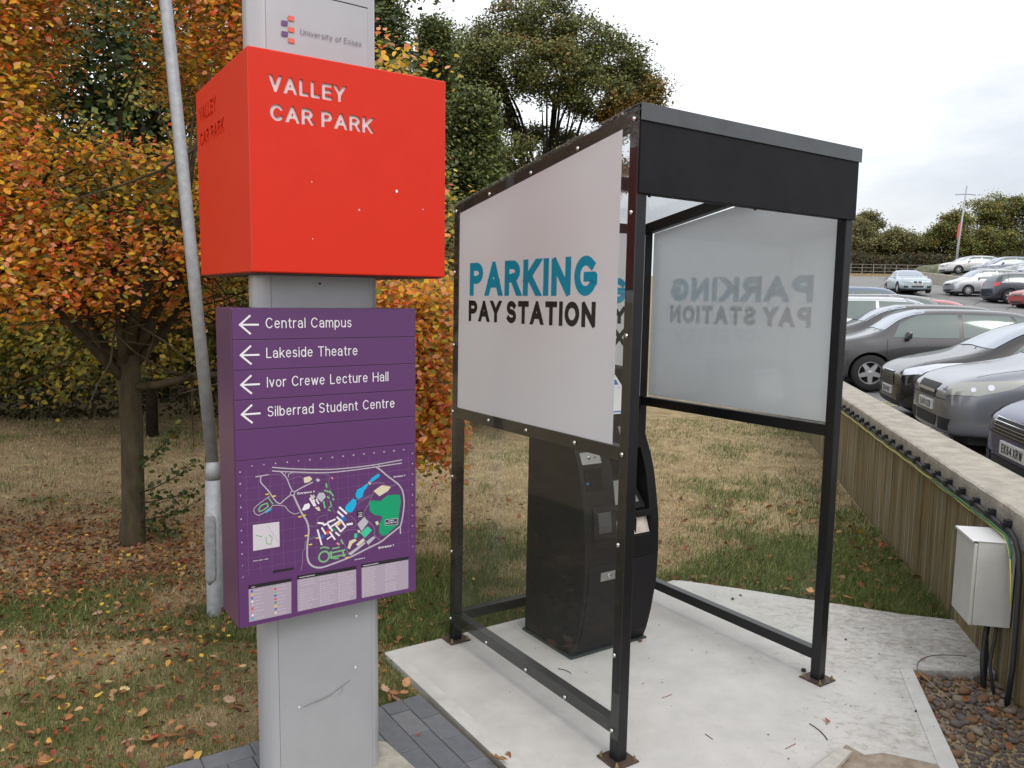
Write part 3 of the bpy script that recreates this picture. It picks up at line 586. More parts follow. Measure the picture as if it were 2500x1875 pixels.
# ------------------------------------------------------------------ gravel bed
GB = [(x * S, y * S) for x, y in [(1.806, 3.35), (2.16, 3.33), (1.62, 1.0), (1.14, 1.0)]]
mb = MB(); mb.prism(GB, 'z', -.2, -.055)
bed = mb.build('gravel_bed', mat('damp_earth', (.06, .045, .03), rough=1, var=.4, vscale=30, bump=1), kind='structure')
peb_m = [mat('pebble_%d' % i, c, rough=.75, var=.22, vscale=40, bump=.3, bscale=120, spec=.3) for i, c in enumerate([(.15, .11, .08), (.20, .16, .12), (.11, .09, .08), (.26, .21, .16), (.14, .12, .11), (.20, .11, .06)])]
pebs = []
for i in range(12):
    bm = bmesh.new(); bmesh.ops.create_icosphere(bm, subdivisions=2, radius=1)
    f1 = Vector(rng.normal(size=3)); f2 = Vector(rng.normal(size=3))
    for v in bm.verts:
        c = v.co.copy(); v.co = Vector((c.x * 1.0, c.y * .72, c.z * .5)) * (1 + .10 * math.sin(c.dot(f1) * 1.9) + .08 * math.sin(c.dot(f2) * 2.7))
    me = bpy.data.meshes.new('pebble'); bm.to_mesh(me); bm.free(); smooth(me); me.materials.append(peb_m[i % 6]); pebs.append(me)
P_ = []
tries = 0
while len(P_) < 900 and tries < 60000:
    tries += 1
    x = random.uniform(1.14, 2.16) * S; y = random.uniform(1.9, 3.36) * S
    if not in_poly(np.array([x]), np.array([y]), GB)[0]: continue
    r = random.choice([.011, .014, .017, .020, .027]) * random.uniform(.9, 1.15)
    if all((x - a) ** 2 + (y - b) ** 2 > (.72 * (r + c)) ** 2 for a, b, c in P_): P_.append((x, y, r))
P_.sort(key=lambda p: -p[1] - p[2] * 10)
loose = MB()
for i, (x, y, r) in enumerate(P_):
    if i < 300:
        o = link_mesh('pebble', random.choice(pebs), bed); o.location = (x, y, -.052 + r * .45 + random.uniform(0, .012)); o.scale = (r * 1.15,) * 3; o.rotation_euler = (random.uniform(-.35, .35), random.uniform(-.35, .35), random.uniform(0, 6.3))
    else:
        me = random.choice(pebs); st = len(loose.v); loose.add([v.co for v in me.vertices], [tuple(p.vertices) for p in me.polygons]); a = random.uniform(0, 6.3)
        loose.map(lambda X, Y, Z, a=a, x=x, y=y, r=r: (x + r * (X * math.cos(a) - Y * math.sin(a)), y + r * (X * math.sin(a) + Y * math.cos(a)), -.05 + r * .45 + Z * r), st)
if loose.v: loose.build('loose_pebbles', peb_m[2], bed, sm=True, kind='stuff')

# ------------------------------------------------------------------ shared object materials
black = mat('black_powder_coat', (.009, .009, .010), rough=.30, spec=.38, bump=.04, bscale=300)
black_flat = mat('black_fascia', (.010, .0095, .011), rough=.6, spec=.16, var=.25, vscale=5)
cap_m = mat('aluminium_flashing_black', (.055, .06, .064), rough=.35, spec=.6, var=.15, vscale=8)
clear = clear_mat('clear_polycarbonate')
roofm = clear_mat('roof_polycarbonate', (.94, .95, .96), .08)
steel = mat('bolt_steel', (.62, .62, .62), rough=.25, metal=1)
rust = mat('rusty_plate', (.022, .019, .018), rough=.6, var=.6, vscale=22, color2=(.085, .052, .035))
brassm = mat('zinc_passivated_nut', (.34, .27, .15), rough=.35, metal=.8, var=.3, vscale=60)
vinyl_w = sheet_mat('white_acrylic', (.83, .835, .85), .44, .12)
vinyl_t = sheet_mat('teal_vinyl', (.0, .36, .55), .35, .25)
vinyl_k = sheet_mat('black_vinyl', (.012, .012, .013), .25, .25)

# ------------------------------------------------------------------ pay station shelter
W, D, HF, HB, PS = 1.1755 * S, 1.2058 * S, 2.2348 * S, 2.0236 * S, .0442 * S
slope = (HF - HB) / D
def roof_z(y): return HF - slope * y
sh = empty('pay_station_shelter', matrix=SM, label='black framed parking pay station shelter with clear panels on the concrete slab', cat='shelter')
def sb(name, m, *b, bevel=.003, parent=sh):
    mb = MB()
    for q in b: mb.box(*q)
    return mb.build(name, m, parent, bevel=bevel)
post_xy = [(0, 0), (W - PS, 0), (0, D - PS), (W - PS, D - PS)]
for (x, y) in post_xy:
    top = roof_z(y + PS) - .03
    o = sb('post', black, (x, x + PS, y, y + PS, .006, top), bevel=.004)
    cx_, cy_ = PS / 2 + x, PS / 2 + y; w_ = .062
    lift = .0057 * cx_ + .0028 * cy_
    bp = MB().box(cx_ - w_, cx_ + w_, cy_ - w_, cy_ + w_, .0008 + lift, .0078 + lift).build('base_plate', rust, o, bevel=.001)
    for sx_ in (-1, 1):
        for sy_ in (-1, 1):
            nx_, ny_ = cx_ + sx_ * (w_ - .014), cy_ + sy_ * (w_ - .014)
            m_ = MB(); m_.lathe([(.010, .0078), (.010, .010)], 12, (nx_, ny_, lift)); m_.lathe([(.0078, .0102), (.0078, .018)], 6, (nx_, ny_, lift)); m_.lathe([(.004, .018), (.0038, .026 + .004 * random.random())], 8, (nx_, ny_, lift))
            m_.build('anchor_bolt', brassm, o)
RH = .054
# side rails (left x=0, right x=W-PS), back rails
for x in (0, W - PS):
    sb('bottom_rail', black, (x, x + PS, PS, D - PS, .113, .113 + RH))
    sb('middle_rail', black, (x, x + PS, PS, D - PS, 1.2477, 1.303))
    mb = MB(); y0, y1 = PS * .5, D
    mb.prism([(y0, roof_z(y0) - .006 - .062), (y1, roof_z(y1) - .006 - .062), (y1, roof_z(y1) - .006), (y0, roof_z(y0) - .006)], 'x', x + .0008, x + PS - .0008)
    mb.build('top_rail', black, sh, bevel=.003)
sb('bottom_rail', black, (PS, W - PS, D - PS, D, .113, .113 + RH))
sb('middle_rail', black, (PS, W - PS, D - PS, D, 1.2477, 1.303))
sb('top_rail', black, (PS, W - PS, D - PS, D, roof_z(D) - .075, roof_z(D) - .012))
yp = .56 * S
sb('roof_purlin', black, (PS, W - PS, yp, yp + .05, roof_z(yp) - .085, roof_z(yp + .05) - .012))
# fascia and flashing
sb('fascia', black_flat, (.0, W, -.012, -.0035, 1.9538 * S, 2.20 * S), bevel=.002)
sb('fascia_return', black_flat, (PS, W - PS, -.003, .03, 1.9538 * S, 1.9538 * S + .012), bevel=.001)
for x in (.075, W * .5, W - .09):
    MB().lathe([(.006, -.008), (.006, 0)], 8, (x, .012, 1.9538 * S)).build('fixing_screw', black, sh)
mb = MB(); mb.prism([(-.018, 2.182 * S), (-.014, 2.182 * S), (-.014, HF - .004), (.05, roof_z(.05) + .002), (.05, roof_z(.05) + .006), (-.018, HF + .002)], 'x', -.006, W + .012)
mb.build('roof_flashing', cap_m, sh, bevel=.0015)
mb = MB(); mb.prism([(.04, roof_z(.04) - .003), (D + .03, roof_z(D + .03) - .003), (D + .03, roof_z(D + .03) + .003), (.04, roof_z(.04) + .003)], 'x', -.010, W + .010)
mb.build('roof_sheet', roofm, sh)
# bead of leaf litter and moss on the roof edge
litter = MB()
for i in range(260):
    y = random.uniform(.06, D); x = random.uniform(-.008, .02); a = random.uniform(0, 3.1); r = random.uniform(.003, .008); z = roof_z(y) + .004 + random.uniform(0, .004)
    litter.add([(x + r * math.cos(a), y + r * math.sin(a), z), (x - r * .4 * math.sin(a), y + r * .4 * math.cos(a), z + .003), (x - r * math.cos(a), y - r * math.sin(a), z)], [(0, 1, 2)])
litter.build('roof_leaf_litter', mat('litter', (.20, .16, .11), rough=1, var=.6, vscale=60), sh, kind='stuff')
# clear panels outside left, outside back, inside/outside right
def panel_poly(z0): return [(-.002, z0), (D + .006, z0), (D + .006, roof_z(D) - .006), (-.002, roof_z(0) - .006)]
for nm, xa in (('side_panel', -.0045), ('side_panel', W + .0005)):
    mb = MB(); mb.prism(panel_poly(.099), 'x', xa, xa + .004); mb.build(nm, clear, sh)
MB().box(.002, W - .002, D + .0005, D + .0045, .099, roof_z(D) - .012).build('back_panel', clear, sh)
# bolts on the left panel and the right panel
bl = [(1.187, .791), (1.186, .435), (1.187, .11), (.866, .114), (.562, .114), (.300, .114), (.030, .112), (.030, .386), (.030, .778), (1.19, 1.094), (.879, 1.094), (.596, 1.092), (.285, 1.091), (.027, 1.091), (.022, 2.19), (.313, 2.14), (.601, 2.092), (.901, 2.043), (1.181, 1.997), (.022, 1.893), (.024, 1.491), (1.189, 1.727), (1.189, 1.40)]
dome = [(.0098, 0), (.0098, .0012), (.0080, .0042), (.0045, .006), (.0001, .0066)]
bm_l = MB().lathe(dome, 12).map(lambda x, y, z: (-z, x, y)).mesh('panel_bolt', steel, sm=True)
bm_r = MB().lathe(dome, 12).map(lambda x, y, z: (z, x, y)).mesh('panel_bolt', steel, sm=True)
for (y, z) in bl:
    link_mesh('panel_bolt', bm_l, sh).location = (-.0046, y * S, z * S)
    link_mesh('panel_bolt', bm_r, sh).location = (W + .0046, y * S, z * S)
for i, x in enumerate((.03, .32, .62, .92, 1.15)):
    for z in (.114, 1.091, 2.0): 
        o = link_mesh('panel_bolt', bm_l, sh); o.location = (x * S, D + .0046, z * S); o.rotation_euler = (0, 0, -PI2)
# white signs
def sign(parent, fn, poly, thick=True, rows=(), name='sign_board'):
    mb = MB(); fill = [fn(u, v, .0012) for u, v in poly]; back = [fn(u, v, .0002) for u, v in poly]; n = len(poly)
    mb.add(fill + back, [tuple(range(n)), tuple(range(n, 2 * n))[::-1]] + [(i, (i + 1) % n, n + (i + 1) % n, n + i) for i in range(n)])
    o = mb.build(name, vinyl_w, parent)
    for (txt, u0, u1, v0, v1, t, m) in rows:
        mb = MB(); lettering(mb, txt, u0, v0, u1 - u0, v1 - v0, t, fn, w=.0018, gap=.15, space=.36); mb.build('lettering', m, o)
    return o
Y0s = D
fl = lambda u, v, w: (-.0046 - w, D - u, v)                          # left: read from outside
lp = [((1.2058 - 1.145) * S, 1.118 * S), ((1.2058 - .075) * S, 1.118 * S), ((1.2058 - .075) * S, 2.166 * S), ((1.2058 - 1.145) * S, 1.985 * S)]
rows = [('PARKING', (1.2058 - 1.050) * S, (1.2058 - .181) * S, 1.622 * S, 1.7635 * S, .0405, vinyl_t), ('PAY STATION', (1.2058 - 1.056) * S, (1.2058 - .185) * S, 1.512 * S, 1.602 * S, .0262, vinyl_k)]
sign(sh, fl, lp, rows=rows)
fr_ = lambda u, v, w: (W + .0046 + w, u, v)                          # right: read from outside
rp_ = [(.048 * S, 1.118 * S), (1.157 * S, 1.118 * S), (1.157 * S, 1.975 * S), (.048 * S, 2.160 * S)]
rows = [('PARKING', .171 * S, 1.02 * S, 1.622 * S, 1.74 * S, .040, vinyl_t), ('PAY STATION', .175 * S, 1.018 * S, 1.512 * S, 1.602 * S, .028, vinyl_k)]
sign(sh, fr_, rp_, rows=rows)
# on the clear back panel the sheet is bonded inside, read from the front
fb = lambda u, v, w: (u, D - PS - .001 - w, v)
rows = [('PARKING', .17 * S, 1.005 * S, 1.605 * S, 1.735 * S, .040, vinyl_t), ('UNIVERSITY', .17 * S, 1.0 * S, 1.50 * S, 1.59 * S, .028, vinyl_k), ('OF ESSEX', .33 * S, 1.005 * S, 1.385 * S, 1.475 * S, .028, vinyl_k)]
sign(sh, fb, [(.055 * S, 1.118 * S), (1.12 * S, 1.118 * S), (1.12 * S, 1.962 * S), (.055 * S, 1.962 * S)], rows=rows)

# ------------------------------------------------------------------ pay machine
mk = mat('machine_black', (.009, .009, .010), rough=.45, spec=.18, var=.12, vscale=6, bump=.05, bscale=400)
mk2 = mat('machine_charcoal', (.013, .012, .014), rough=.6, spec=.15)
silver = mat('brushed_plate', (.27, .265, .25), rough=.45, metal=.5, var=.1, vscale=30)
dark = mat('dark_recess', (.005, .005, .006), rough=.5, spec=.1)
def prof(z):                                                   # y of the bulged front at height z (survey units)
    return float(np.interp(z, [0, .05, .145, .305, .443, .618, .788, .877, .953, 1.064, 1.15, 1.27, 1.36], [.735, .712, .686, .657, .650, .657, .688, .712, .748, .800, .832, .862, .885]))
mroot = empty('parking_pay_machine', matrix=SM @ Matrix.Translation((.58 * S, .92 * S, .0075)), label='tall black ticket pay machine with a bulging front inside the shelter', cat='pay machine')
OX, OY = .58 * S, .92 * S
XL, XR = .362 * S - OX, .800 * S - OX; YB = 1.10 * S - OY
def py(z): return prof(z / S) * S - OY
zs = [0.012 + i * (1.29 * S - .012) / 26 for i in range(27)]
mb = MB(); poly = [(YB, zs[0])] + [(py(z), z) for z in zs] + [(YB, 1.305 * S)]
mb.prism(poly, 'x', XL, XR)
cab = mb.build('cabinet', mk, mroot)
cut = MB(); cut.box(XL + .215, XR - .062, py(.8) - .1, py(.9 * S) + .10, .655 * S, .93 * S); cut.box(XL + .215, XR - .055, py(.7) - .2, py(.6 * S) + .05, .545 * S, .625 * S)
co = cut.build('cutter', mk); md = cab.modifiers.new('b', 'BOOLEAN'); md.operation = 'DIFFERENCE'; md.object = co; md.solver = 'EXACT'; co.matrix_world = mroot.matrix_world
bpy.context.view_layer.update(); evaluated(cab); bpy.data.objects.remove(co)
bv = cab.modifiers.new('edge', 'BEVEL'); bv.width = .004; bv.segments = 2; bv.limit_method = 'ANGLE'; bv.angle_limit = R(35)
def on_front(x0, x1, z0, z1, t, m, name, n=6, bev=.002, parent=mroot):
    """plate that follows the bulged front, t proud"""
    vs = []; fs = []
    for i in range(n + 1):
        z = z0 + (z1 - z0) * i / n; y = py(z)
        vs += [(x0, y - t, z), (x1, y - t, z), (x1, y + .002, z), (x0, y + .002, z)]
    for i in range(n):
        for k in range(4): fs.append((i * 4 + k, i * 4 + (k + 1) % 4, (i + 1) * 4 + (k + 1) % 4, (i + 1) * 4 + k))
    fs += [(0, 1, 2, 3), (n * 4 + 3, n * 4 + 2, n * 4 + 1, n * 4)]
    return MB().add(vs, fs).build(name, m, parent, bevel=bev)
sx = lambda v: v * S - OX
MB().box(XL - .012, XR + .012, py(.02) - .012, YB + .01, .0008, .012).build('base_plinth', mat('plinth_green_black', (.02, .03, .028), rough=.5), mroot, bevel=.003)
on_front(sx(.385), sx(.785), .07 * S, .44 * S, .004, mk2, 'service_door')
on_front(sx(.383), sx(.492), .885 * S, .935 * S, .004, silver, 'lock_plate', 3)
on_front(sx(.452), sx(.560), .365 * S, .405 * S, .008, silver, 'lock_plate', 3)
for (x, z, t) in ((.425, .912, .006), (.50, .386, .010)):
    MB().lathe([(.012, 0), (.012, .004), (.010, .005)], 16).map(lambda X, Y, Z, x=x, z=z, t=t: (sx(x) + X, py(z * S) - t - Z + .002, z * S + Y)).build('lock_barrel', steel, mroot, sm=True)
    MB().lathe([(.004, 0), (.004, .003)], 8).map(lambda X, Y, Z, x=x, z=z, t=t: (sx(x + .035) + X, py(z * S) - t - Z + .002, z * S + Y)).build('key_hole', dark, mroot)
on_front(sx(.385), sx(.485), .77 * S, .865 * S, .003, dark, 'display_window', 3)
on_front(sx(.390), sx(.402), .80 * S, .812 * S, .0045, mat('blue_mark', (.01, .08, .25), rough=.4), 'blue_mark', 1, 0)
on_front(sx(.408), sx(.535), .555 * S, .70 * S, .009, mk2, 'coin_return_surround', 3)
on_front(sx(.432), sx(.505), .585 * S, .675 * S, .013, mat('steel_flap', (.05, .05, .052), rough=.5, spec=.3), 'coin_return_flap', 3)
# keypad ledge and receipt tray in the recess
mb = MB(); yb = py(.9 * S) + .095; mb.prism([(py(.69 * S) + .02, .66 * S), (yb, .66 * S), (yb, .80 * S), (py(.69 * S) + .03, .675 * S)], 'x', XL + .217, XR - .066); mb.build('keypad_ledge', mk2, mroot, bevel=.003)
mb = MB(); a0, a1 = (py(.69 * S) + .038, .684 * S), (yb - .03, .775 * S); mb.add([(XL + .24, a0[0], a0[1] + .003), (XR - .10, a0[0], a0[1] + .003), (XR - .10, a1[0], a1[1] + .003), (XL + .24, a1[0], a1[1] + .003)], [(0, 1, 2, 3)]); mb.build('keypad_plate', mat('keypad_steel', (.22, .22, .215), rough=.5, metal=.4), mroot)
mb = MB(); mb.prism([(py(.6 * S) + .006, .549 * S), (py(.6 * S) + .047, .549 * S), (py(.6 * S) + .047, .622 * S), (py(.6 * S) + .040, .622 * S)], 'x', XL + .22, XR - .06); mb.build('receipt_tray', mat('worn_tray', (.5, .43, .38), rough=.35, metal=.35, var=.2, vscale=20), mroot)
mb = MB(); mb.box(-.003 + .1, .003 + .1, py(.6 * S) + .008, py(.6 * S) + .04, .552 * S, .62 * S); mb.build('tray_divider', mk2, mroot)
# instruction panel on the upper front
fm = lambda u, v, w: (u, py(v) - .003 - w, v)
def flat(name, poly, m, w):
    mb = MB(); mb.add([fm(u, v, w) for u, v in poly], [tuple(range(len(poly)))]); return mb.build(name, m, mroot)
wh = mat('print_white', (.75, .75, .76), rough=.4); te = mat('print_teal', (.0, .33, .45), rough=.4); bu = mat('print_blue', (.03, .15, .42), rough=.4)
iz0, iz1 = 1.085 * S, 1.262 * S
flat('instruction_panel', [(sx(0.490), iz0), (sx(0.708), iz0), (sx(0.710), 1.215 * S), (sx(0.680), iz1), (sx(0.490), iz1)], wh, .0)
flat('instruction_band', [(sx(0.500), 1.115 * S), (sx(0.702), 1.115 * S), (sx(0.703), 1.195 * S), (sx(0.694), 1.205 * S), (sx(0.500), 1.205 * S)], te, .0012)
flat('instruction_band', [(sx(0.500), 1.217 * S), (sx(0.691), 1.217 * S), (sx(0.680), 1.24 * S), (sx(0.500), 1.24 * S)], bu, .0012)
flat('instruction_band', [(sx(0.500), 1.092 * S), (sx(0.702), 1.092 * S), (sx(0.702), 1.107 * S), (sx(0.500), 1.107 * S)], bu, .0012)
on_front(sx(.64), sx(.74), .985 * S, 1.03 * S, .006, silver, 'coin_slot_plate', 2)

# ------------------------------------------------------------------ wayfinding totem
alu = mat('silver_grey_paint', (.37, .378, .40), rough=.38, metal=.25, spec=.5, var=.03, vscale=14, bump=.02, bscale=500)
alu_side = mat('column_side_paint', (.385, .39, .41), rough=.38, metal=.25, spec=.5)
red = mat('red_gloss_paint', (.60, .026, .010), rough=.34, spec=.20, coat=.0, var=.025, vscale=9)
purple = mat('purple_satin', (.100, .034, .128), rough=.36, spec=.45, var=.03, vscale=9)
purple_shaded = mat('purple_shaded', (.082, .030, .088), rough=.3, spec=.45)  # purple darkened in its base colour to suggest the panel's shaded side
white_p = mat('white_print', (.74, .73, .76), rough=.5)
tot = empty('wayfinding_totem', matrix=TM, label='tall grey column sign with a red cube and a purple campus map panel', cat='sign')
CXc, CYc = .2965, .262
HWc, SEAM, HD = .232, .183, .085
def col_section(side):
    # side profile beyond the seam, curving to the back
    pts = [(SEAM + .001, -HD + .004)]
    for i in range(1, 8):
        a = i / 8 * math.pi / 2
        pts.append((SEAM + (HWc - SEAM) * math.sin(a), -HD + .004 + (1 - math.cos(a)) * (HD - .012)))
    pts += [(HWc, -.005), (HWc, .005)]
    q = [(x, -y) for x, y in pts[::-1][1:]]
    full = pts + q
    return [(CXc + side * x, CYc + y) for x, y in full]
ZT = 2.905
for side in (-1, 1):
    mb = MB(); pl = col_section(side); mb.prism(pl, 'z', .0, 3.15); mb.build('side_extrusion', alu_side, tot, sm=False, bevel=.0)
fp = [(CXc - SEAM, CYc - HD + .003)] + [(CXc + SEAM * math.sin(R(a)) / math.sin(R(60)), CYc - HD - .006 * (math.cos(R(a)) - .5) * 2 + .003) for a in range(-50, 51, 10)] + [(CXc + SEAM, CYc - HD + .003)]
fp = [(x + (.0 if abs(x - CXc) < SEAM - .001 else 0), y) for x, y in fp]
bpz = [(x, 2 * CYc - y) for x, y in fp[::-1]]
for z0, z1, nm in ((.0, .93, 'front_panel'), (.93, 2.0, 'core_panel'), (2.0, ZT - .002, 'front_panel')):
    MB().prism(fp + bpz, 'z', z0, z1).build(nm, alu, tot)
mb = MB(); mb.prism([(CXc + (x - CXc) * 1.004, CYc + (y - CYc) * 1.004) for x, y in fp + bpz], 'z', ZT + .002, 3.15); mb.build('top_cap', alu, tot)
dkl = mat('seam_shadow_gap', (.03, .03, .032), rough=.8)
MB().box(CXc - SEAM - .0015, CXc + SEAM + .0015, CYc - HD + .012, CYc + HD - .012, .0, 3.14).build('inner_frame', dkl, tot)
# scuff scratches, stickers marks on the lower front
fc = lambda u, v, w: (u, CYc - HD - .0035 - w - .0028 * (1 - ((u - CXc) / SEAM) ** 2), v)
scr = mat('scuff', (.16, .145, .14), rough=.8)
mb = MB(); ribbon(mb, [(.20, .345), (.25, .352), (.29, .356), (.33, .375), (.385, .40)], .0022, fc, w=.0006); mb.build('scuff_mark', scr, tot)
mb = MB(); ribbon(mb, [(.245, .3515), (.27, .354), (.31, .364)], .006, fc, w=.0009); mb.build('scuff_mark', mat('scuff_pale', (.24, .225, .22), rough=.8), tot)
mb = MB(); ribbon(mb, [(.335, .353), (.35, .364), (.355, .38)], .0012, fc, w=.0006); mb.build('scuff_mark', scr, tot)
mb = MB()
for (u, v, r) in ((.413, .652, .006), (.407, .447, .006), (.183, .349, .005)):
    mb.add([fc(u + r * .7 * math.cos(R(a)), v + r * math.sin(R(a)), .0007) for a in range(0, 360, 45)], [tuple(range(8))])
mb.build('paint_chip', white_p, tot)
# logo
lg_o = mat('logo_orange', (.66, .12, .065), rough=.5); lg_p = mat('logo_purple', (.12, .05, .17), rough=.5)
for (u0, u1, v0, v1, m) in ((.1868, .2082, 2.8045, 2.8205, lg_o), (.1640, .1852, 2.7855, 2.801, lg_p), (.1868, .2082, 2.768, 2.7835, lg_o), (.1640, .1852, 2.7505, 2.766, lg_p), (.1868, .2082, 2.7325, 2.7475, lg_o)):
    mb = MB(); fill_poly(mb, [(u0, v0), (u1, v0), (u1, v1), (u0, v1)], fc, .0005); mb.build('logo_square', m, tot)
mb = MB(); lettering(mb, 'University of Essex', .229, 2.7655, .2235, .0195, .0019, fc, w=.0005, gap=.2, step=.00006); mb.build('lettering', mat('grey_print', (.13, .13, .15), rough=.5), tot)
mb = MB(); mb.lathe([(.004, 0), (.004, .002)], 8).map(lambda x, y, z: (.285 + x, CYc - HD - .0065 - z, 1.92 + y)); mb.build('column_screw', dkl, tot)

# red box, letters cut through the skin, pale liner behind
RX, RY, RZ0, RZ1 = .702, .7228, 1.950, 2.6485
box = MB().box(0, RX, 0, RY, RZ0, RZ1).build('red_box', red, tot)
cutm = MB()
f_front = lambda u, v, w: (u, -w, RZ0 + v)
f_left = lambda u, v, w: (-w, .672 - u, RZ0 + v)
letters = [('VALLEY', .0656, .5700, .2555, .0528, .0122, f_front), ('CAR PARK', .0672, .4812, .3545, .0528, .0122, f_front), ('VALLEY', 0, .5740, .2600, .0535, .0108, f_left), ('CAR PARK', 0, .4840, .3650, .0520, .0108, f_left)]
for tx, u0, v0, wd, h, t, fn in letters:
    lettering(cutm, tx, u0, v0, wd, h, t, fn, w=-.011, depth=.03, step=.0013, gap=.13)
cut = cutm.build('cutter', red, tot)
md = box.modifiers.new('cut', 'BOOLEAN'); md.operation = 'DIFFERENCE'; md.solver = 'EXACT'; md.use_self = True; md.object = cut
bpy.context.view_layer.update(); evaluated(box); bpy.data.objects.remove(cut)
bv = box.modifiers.new('edge', 'BEVEL'); bv.width = .005; bv.segments = 3; bv.limit_method = 'WEIGHT'
wl_a = box.data.attributes.new('bevel_weight_edge', 'FLOAT', 'EDGE')
for e_ in box.data.edges:
    a, b_ = (box.data.vertices[i].co for i in e_.vertices)
    on = sum([(abs(a.x) < 1e-5 and abs(b_.x) < 1e-5) or (abs(a.x - RX) < 1e-5 and abs(b_.x - RX) < 1e-5), (abs(a.y) < 1e-5 and abs(b_.y) < 1e-5) or (abs(a.y - RY) < 1e-5 and abs(b_.y - RY) < 1e-5), (abs(a.z - RZ0) < 1e-5 and abs(b_.z - RZ0) < 1e-5) or (abs(a.z - RZ1) < 1e-5 and abs(b_.z - RZ1) < 1e-5)])
    if on >= 2 and (a - b_).length > .2: wl_a.data[e_.index].value = 1.0
liner = mat('letter_liner', (.66, .62, .63), rough=.6)
MB().box(.05, .45, .0068, .0078, RZ0 + .46, RZ0 + .64).build('letter_liner', liner, tot)
MB().box(.0068, .0078, .28, .69, RZ0 + .46, RZ0 + .64).build('letter_liner', mat('letter_liner_red', (.35, .05, .04), rough=.6), tot)
chip = mat('chip_white', (.8, .8, .8), rough=.6); hz_ = mat('red_rub_mark', (.72, .10, .075), rough=.5)
mb = MB()
for (u, v, r) in ((.5067, .2948, .0055), (.366, .2206, .0032), (.20, .30, .0018), (.20, .115, .0016), (.61, .24, .0018)):
    mb.add([f_front(u + r * .8 * math.cos(R(a)), v + r * (1.2 if a < 180 else .9) * math.sin(R(a)), .0006) for a in range(0, 360, 40)], [tuple(range(9))])
mb.build('paint_chip', chip, tot)
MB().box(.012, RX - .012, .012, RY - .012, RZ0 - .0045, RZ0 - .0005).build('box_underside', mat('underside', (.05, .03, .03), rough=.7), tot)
MB().box(.03, RX - .03, .0085, .011, RZ0 + .02, RZ1 - .02).build('inner_box', mat('box_liner', (.5, .2, .16), rough=.7), tot)

# purple panel
PX0, PWd, PZ0, PZ1, PY0, PD = -.0354 * 1.404, .6734, .7386, 1.8337, .060 * 1.404, .207
PH = PZ1 - PZ0
MB().box(PX0, PX0 + PWd, PY0 + .0035, PY0 + PD, PZ0, PZ1).build('panel_case', purple_shaded, tot, bevel=.003)
rowsz = [1.0, .9042, .8120, .7207, .6285, .5335, 0.0]
fpn = lambda u, v, w: (PX0 + u * PWd, PY0 - w, PZ0 + v * PH)          # u,v are fractions
fpm = lambda u, v, w: (PX0 + u, PY0 - w, PZ0 + v)                     # u,v metres
panels = []
for i in range(6):
    a, b_ = rowsz[i + 1] * PH, rowsz[i] * PH
    panels.append(MB().box(PX0 + .004, PX0 + PWd - .001, PY0, PY0 + .003, PZ0 + a + .0012, PZ0 + b_ - .0012).build('map_panel' if i == 5 else 'direction_slat', purple, tot, bevel=.0008))
for i, (txt, wd_) in enumerate((('Central Campus', .4525), ('Lakeside Theatre', .4850), ('Ivor Crewe Lecture Hall', .6630), ('Silberrad Student Centre', .7000))):
    v0 = [.9386, .8468, .7558, .6642][i] * PH; mb = MB()
    lettering(mb, txt, .168 * PWd, v0, wd_ * PWd, .0350, .0034, fpm, w=.0006, gap=.17, space=.50); mb.build('lettering', white_p, panels[i])
    tip = [(.0346, .9497), (.0346, .8576), (.0333, .7672), (.033, .6765)][i]; mb = MB()
    u, v = tip[0] * PWd, tip[1] * PH
    ribbon(mb, [(u + .0375, v + .0290), (u + .005, v), (u + .0375, v - .0290)], .0062, fpm, w=.0006); ribbon(mb, [(u + .006, v), (u + .0640, v)], .0062, fpm, w=.0009)
    mb.build('arrow', white_p, panels[i])
mpanel = panels[5]
def pm_(n, c): return mat('map_' + n, c, rough=.45)
MC = dict(road=pm_('road', (.42, .38, .44)), path=pm_('path', (.26, .20, .28)), white=pm_('white', (.74, .72, .76)), beige=pm_('beige', (.62, .56, .40)), green=pm_('green', (.17, .42, .19)), pink=pm_('pink', (.62, .22, .28)),
          yellow=pm_('yellow', (.72, .52, .06)), wood=pm_('wood', (.0, .29, .13)), lake=pm_('lake', (.0, .38, .66)), grey=pm_('grey', (.44, .43, .48)), red=pm_('red', (.62, .06, .04)), dgreen=pm_('dark_green', (.02, .24, .13)), blue=pm_('blue', (.02, .12, .40)),
          pitch=pm_('pitch', (.04, .50, .29)), inset=pm_('inset', (.56, .52, .57)), black=pm_('black', (.012, .010, .014)), cream=pm_('key_field', (.36, .30, .37)), outline=pm_('outline', (.05, .02, .07)), grid=pm_('grid', (.20, .10, .24)))
mb = MB(); lay = .0004
for i in range(16): u = .0555 + i * .0598; ribbon(mb, [(u * PWd, .095 * PH if i % 99 == 98 else .165 * PH), (u * PWd, .505 * PH)], .0009, fpm, w=lay, cap=False)
for j in range(9): v = .4817 - j * .0371; ribbon(mb, [(.03 * PWd, v * PH), (.972 * PWd, v * PH)], .0009, fpm, w=lay + .0001, cap=False)
mb.build('map_grid', MC['grid'], mpanel)
names_ = dict(road='map_road', path='map_path', white='map_building', beige='map_building', green='map_residence_block', wood='map_woodland', lake='map_lake', cream='key_field', black='map_black_strip', grey='map_car_park', pitch='map_pitch', inset='map_inset', outline='map_name_plate')
for q_, (k, pts) in enumerate(MAP_POLYS):
    w = {'cream': .0006, 'inset': .0006, 'black': .0016, 'wood': .0008, 'lake': .0008, 'outline': .0016}.get(k, .0012)
    mb = MB(); fill_poly(mb, pts, fpn, w + q_ * .000008); mb.build(names_.get(k, 'map_block'), MC[k], mpanel)
base_w = {'path': .0006, 'road': .0009, 'green': .0012, 'beige': .0013, 'white': .0015}
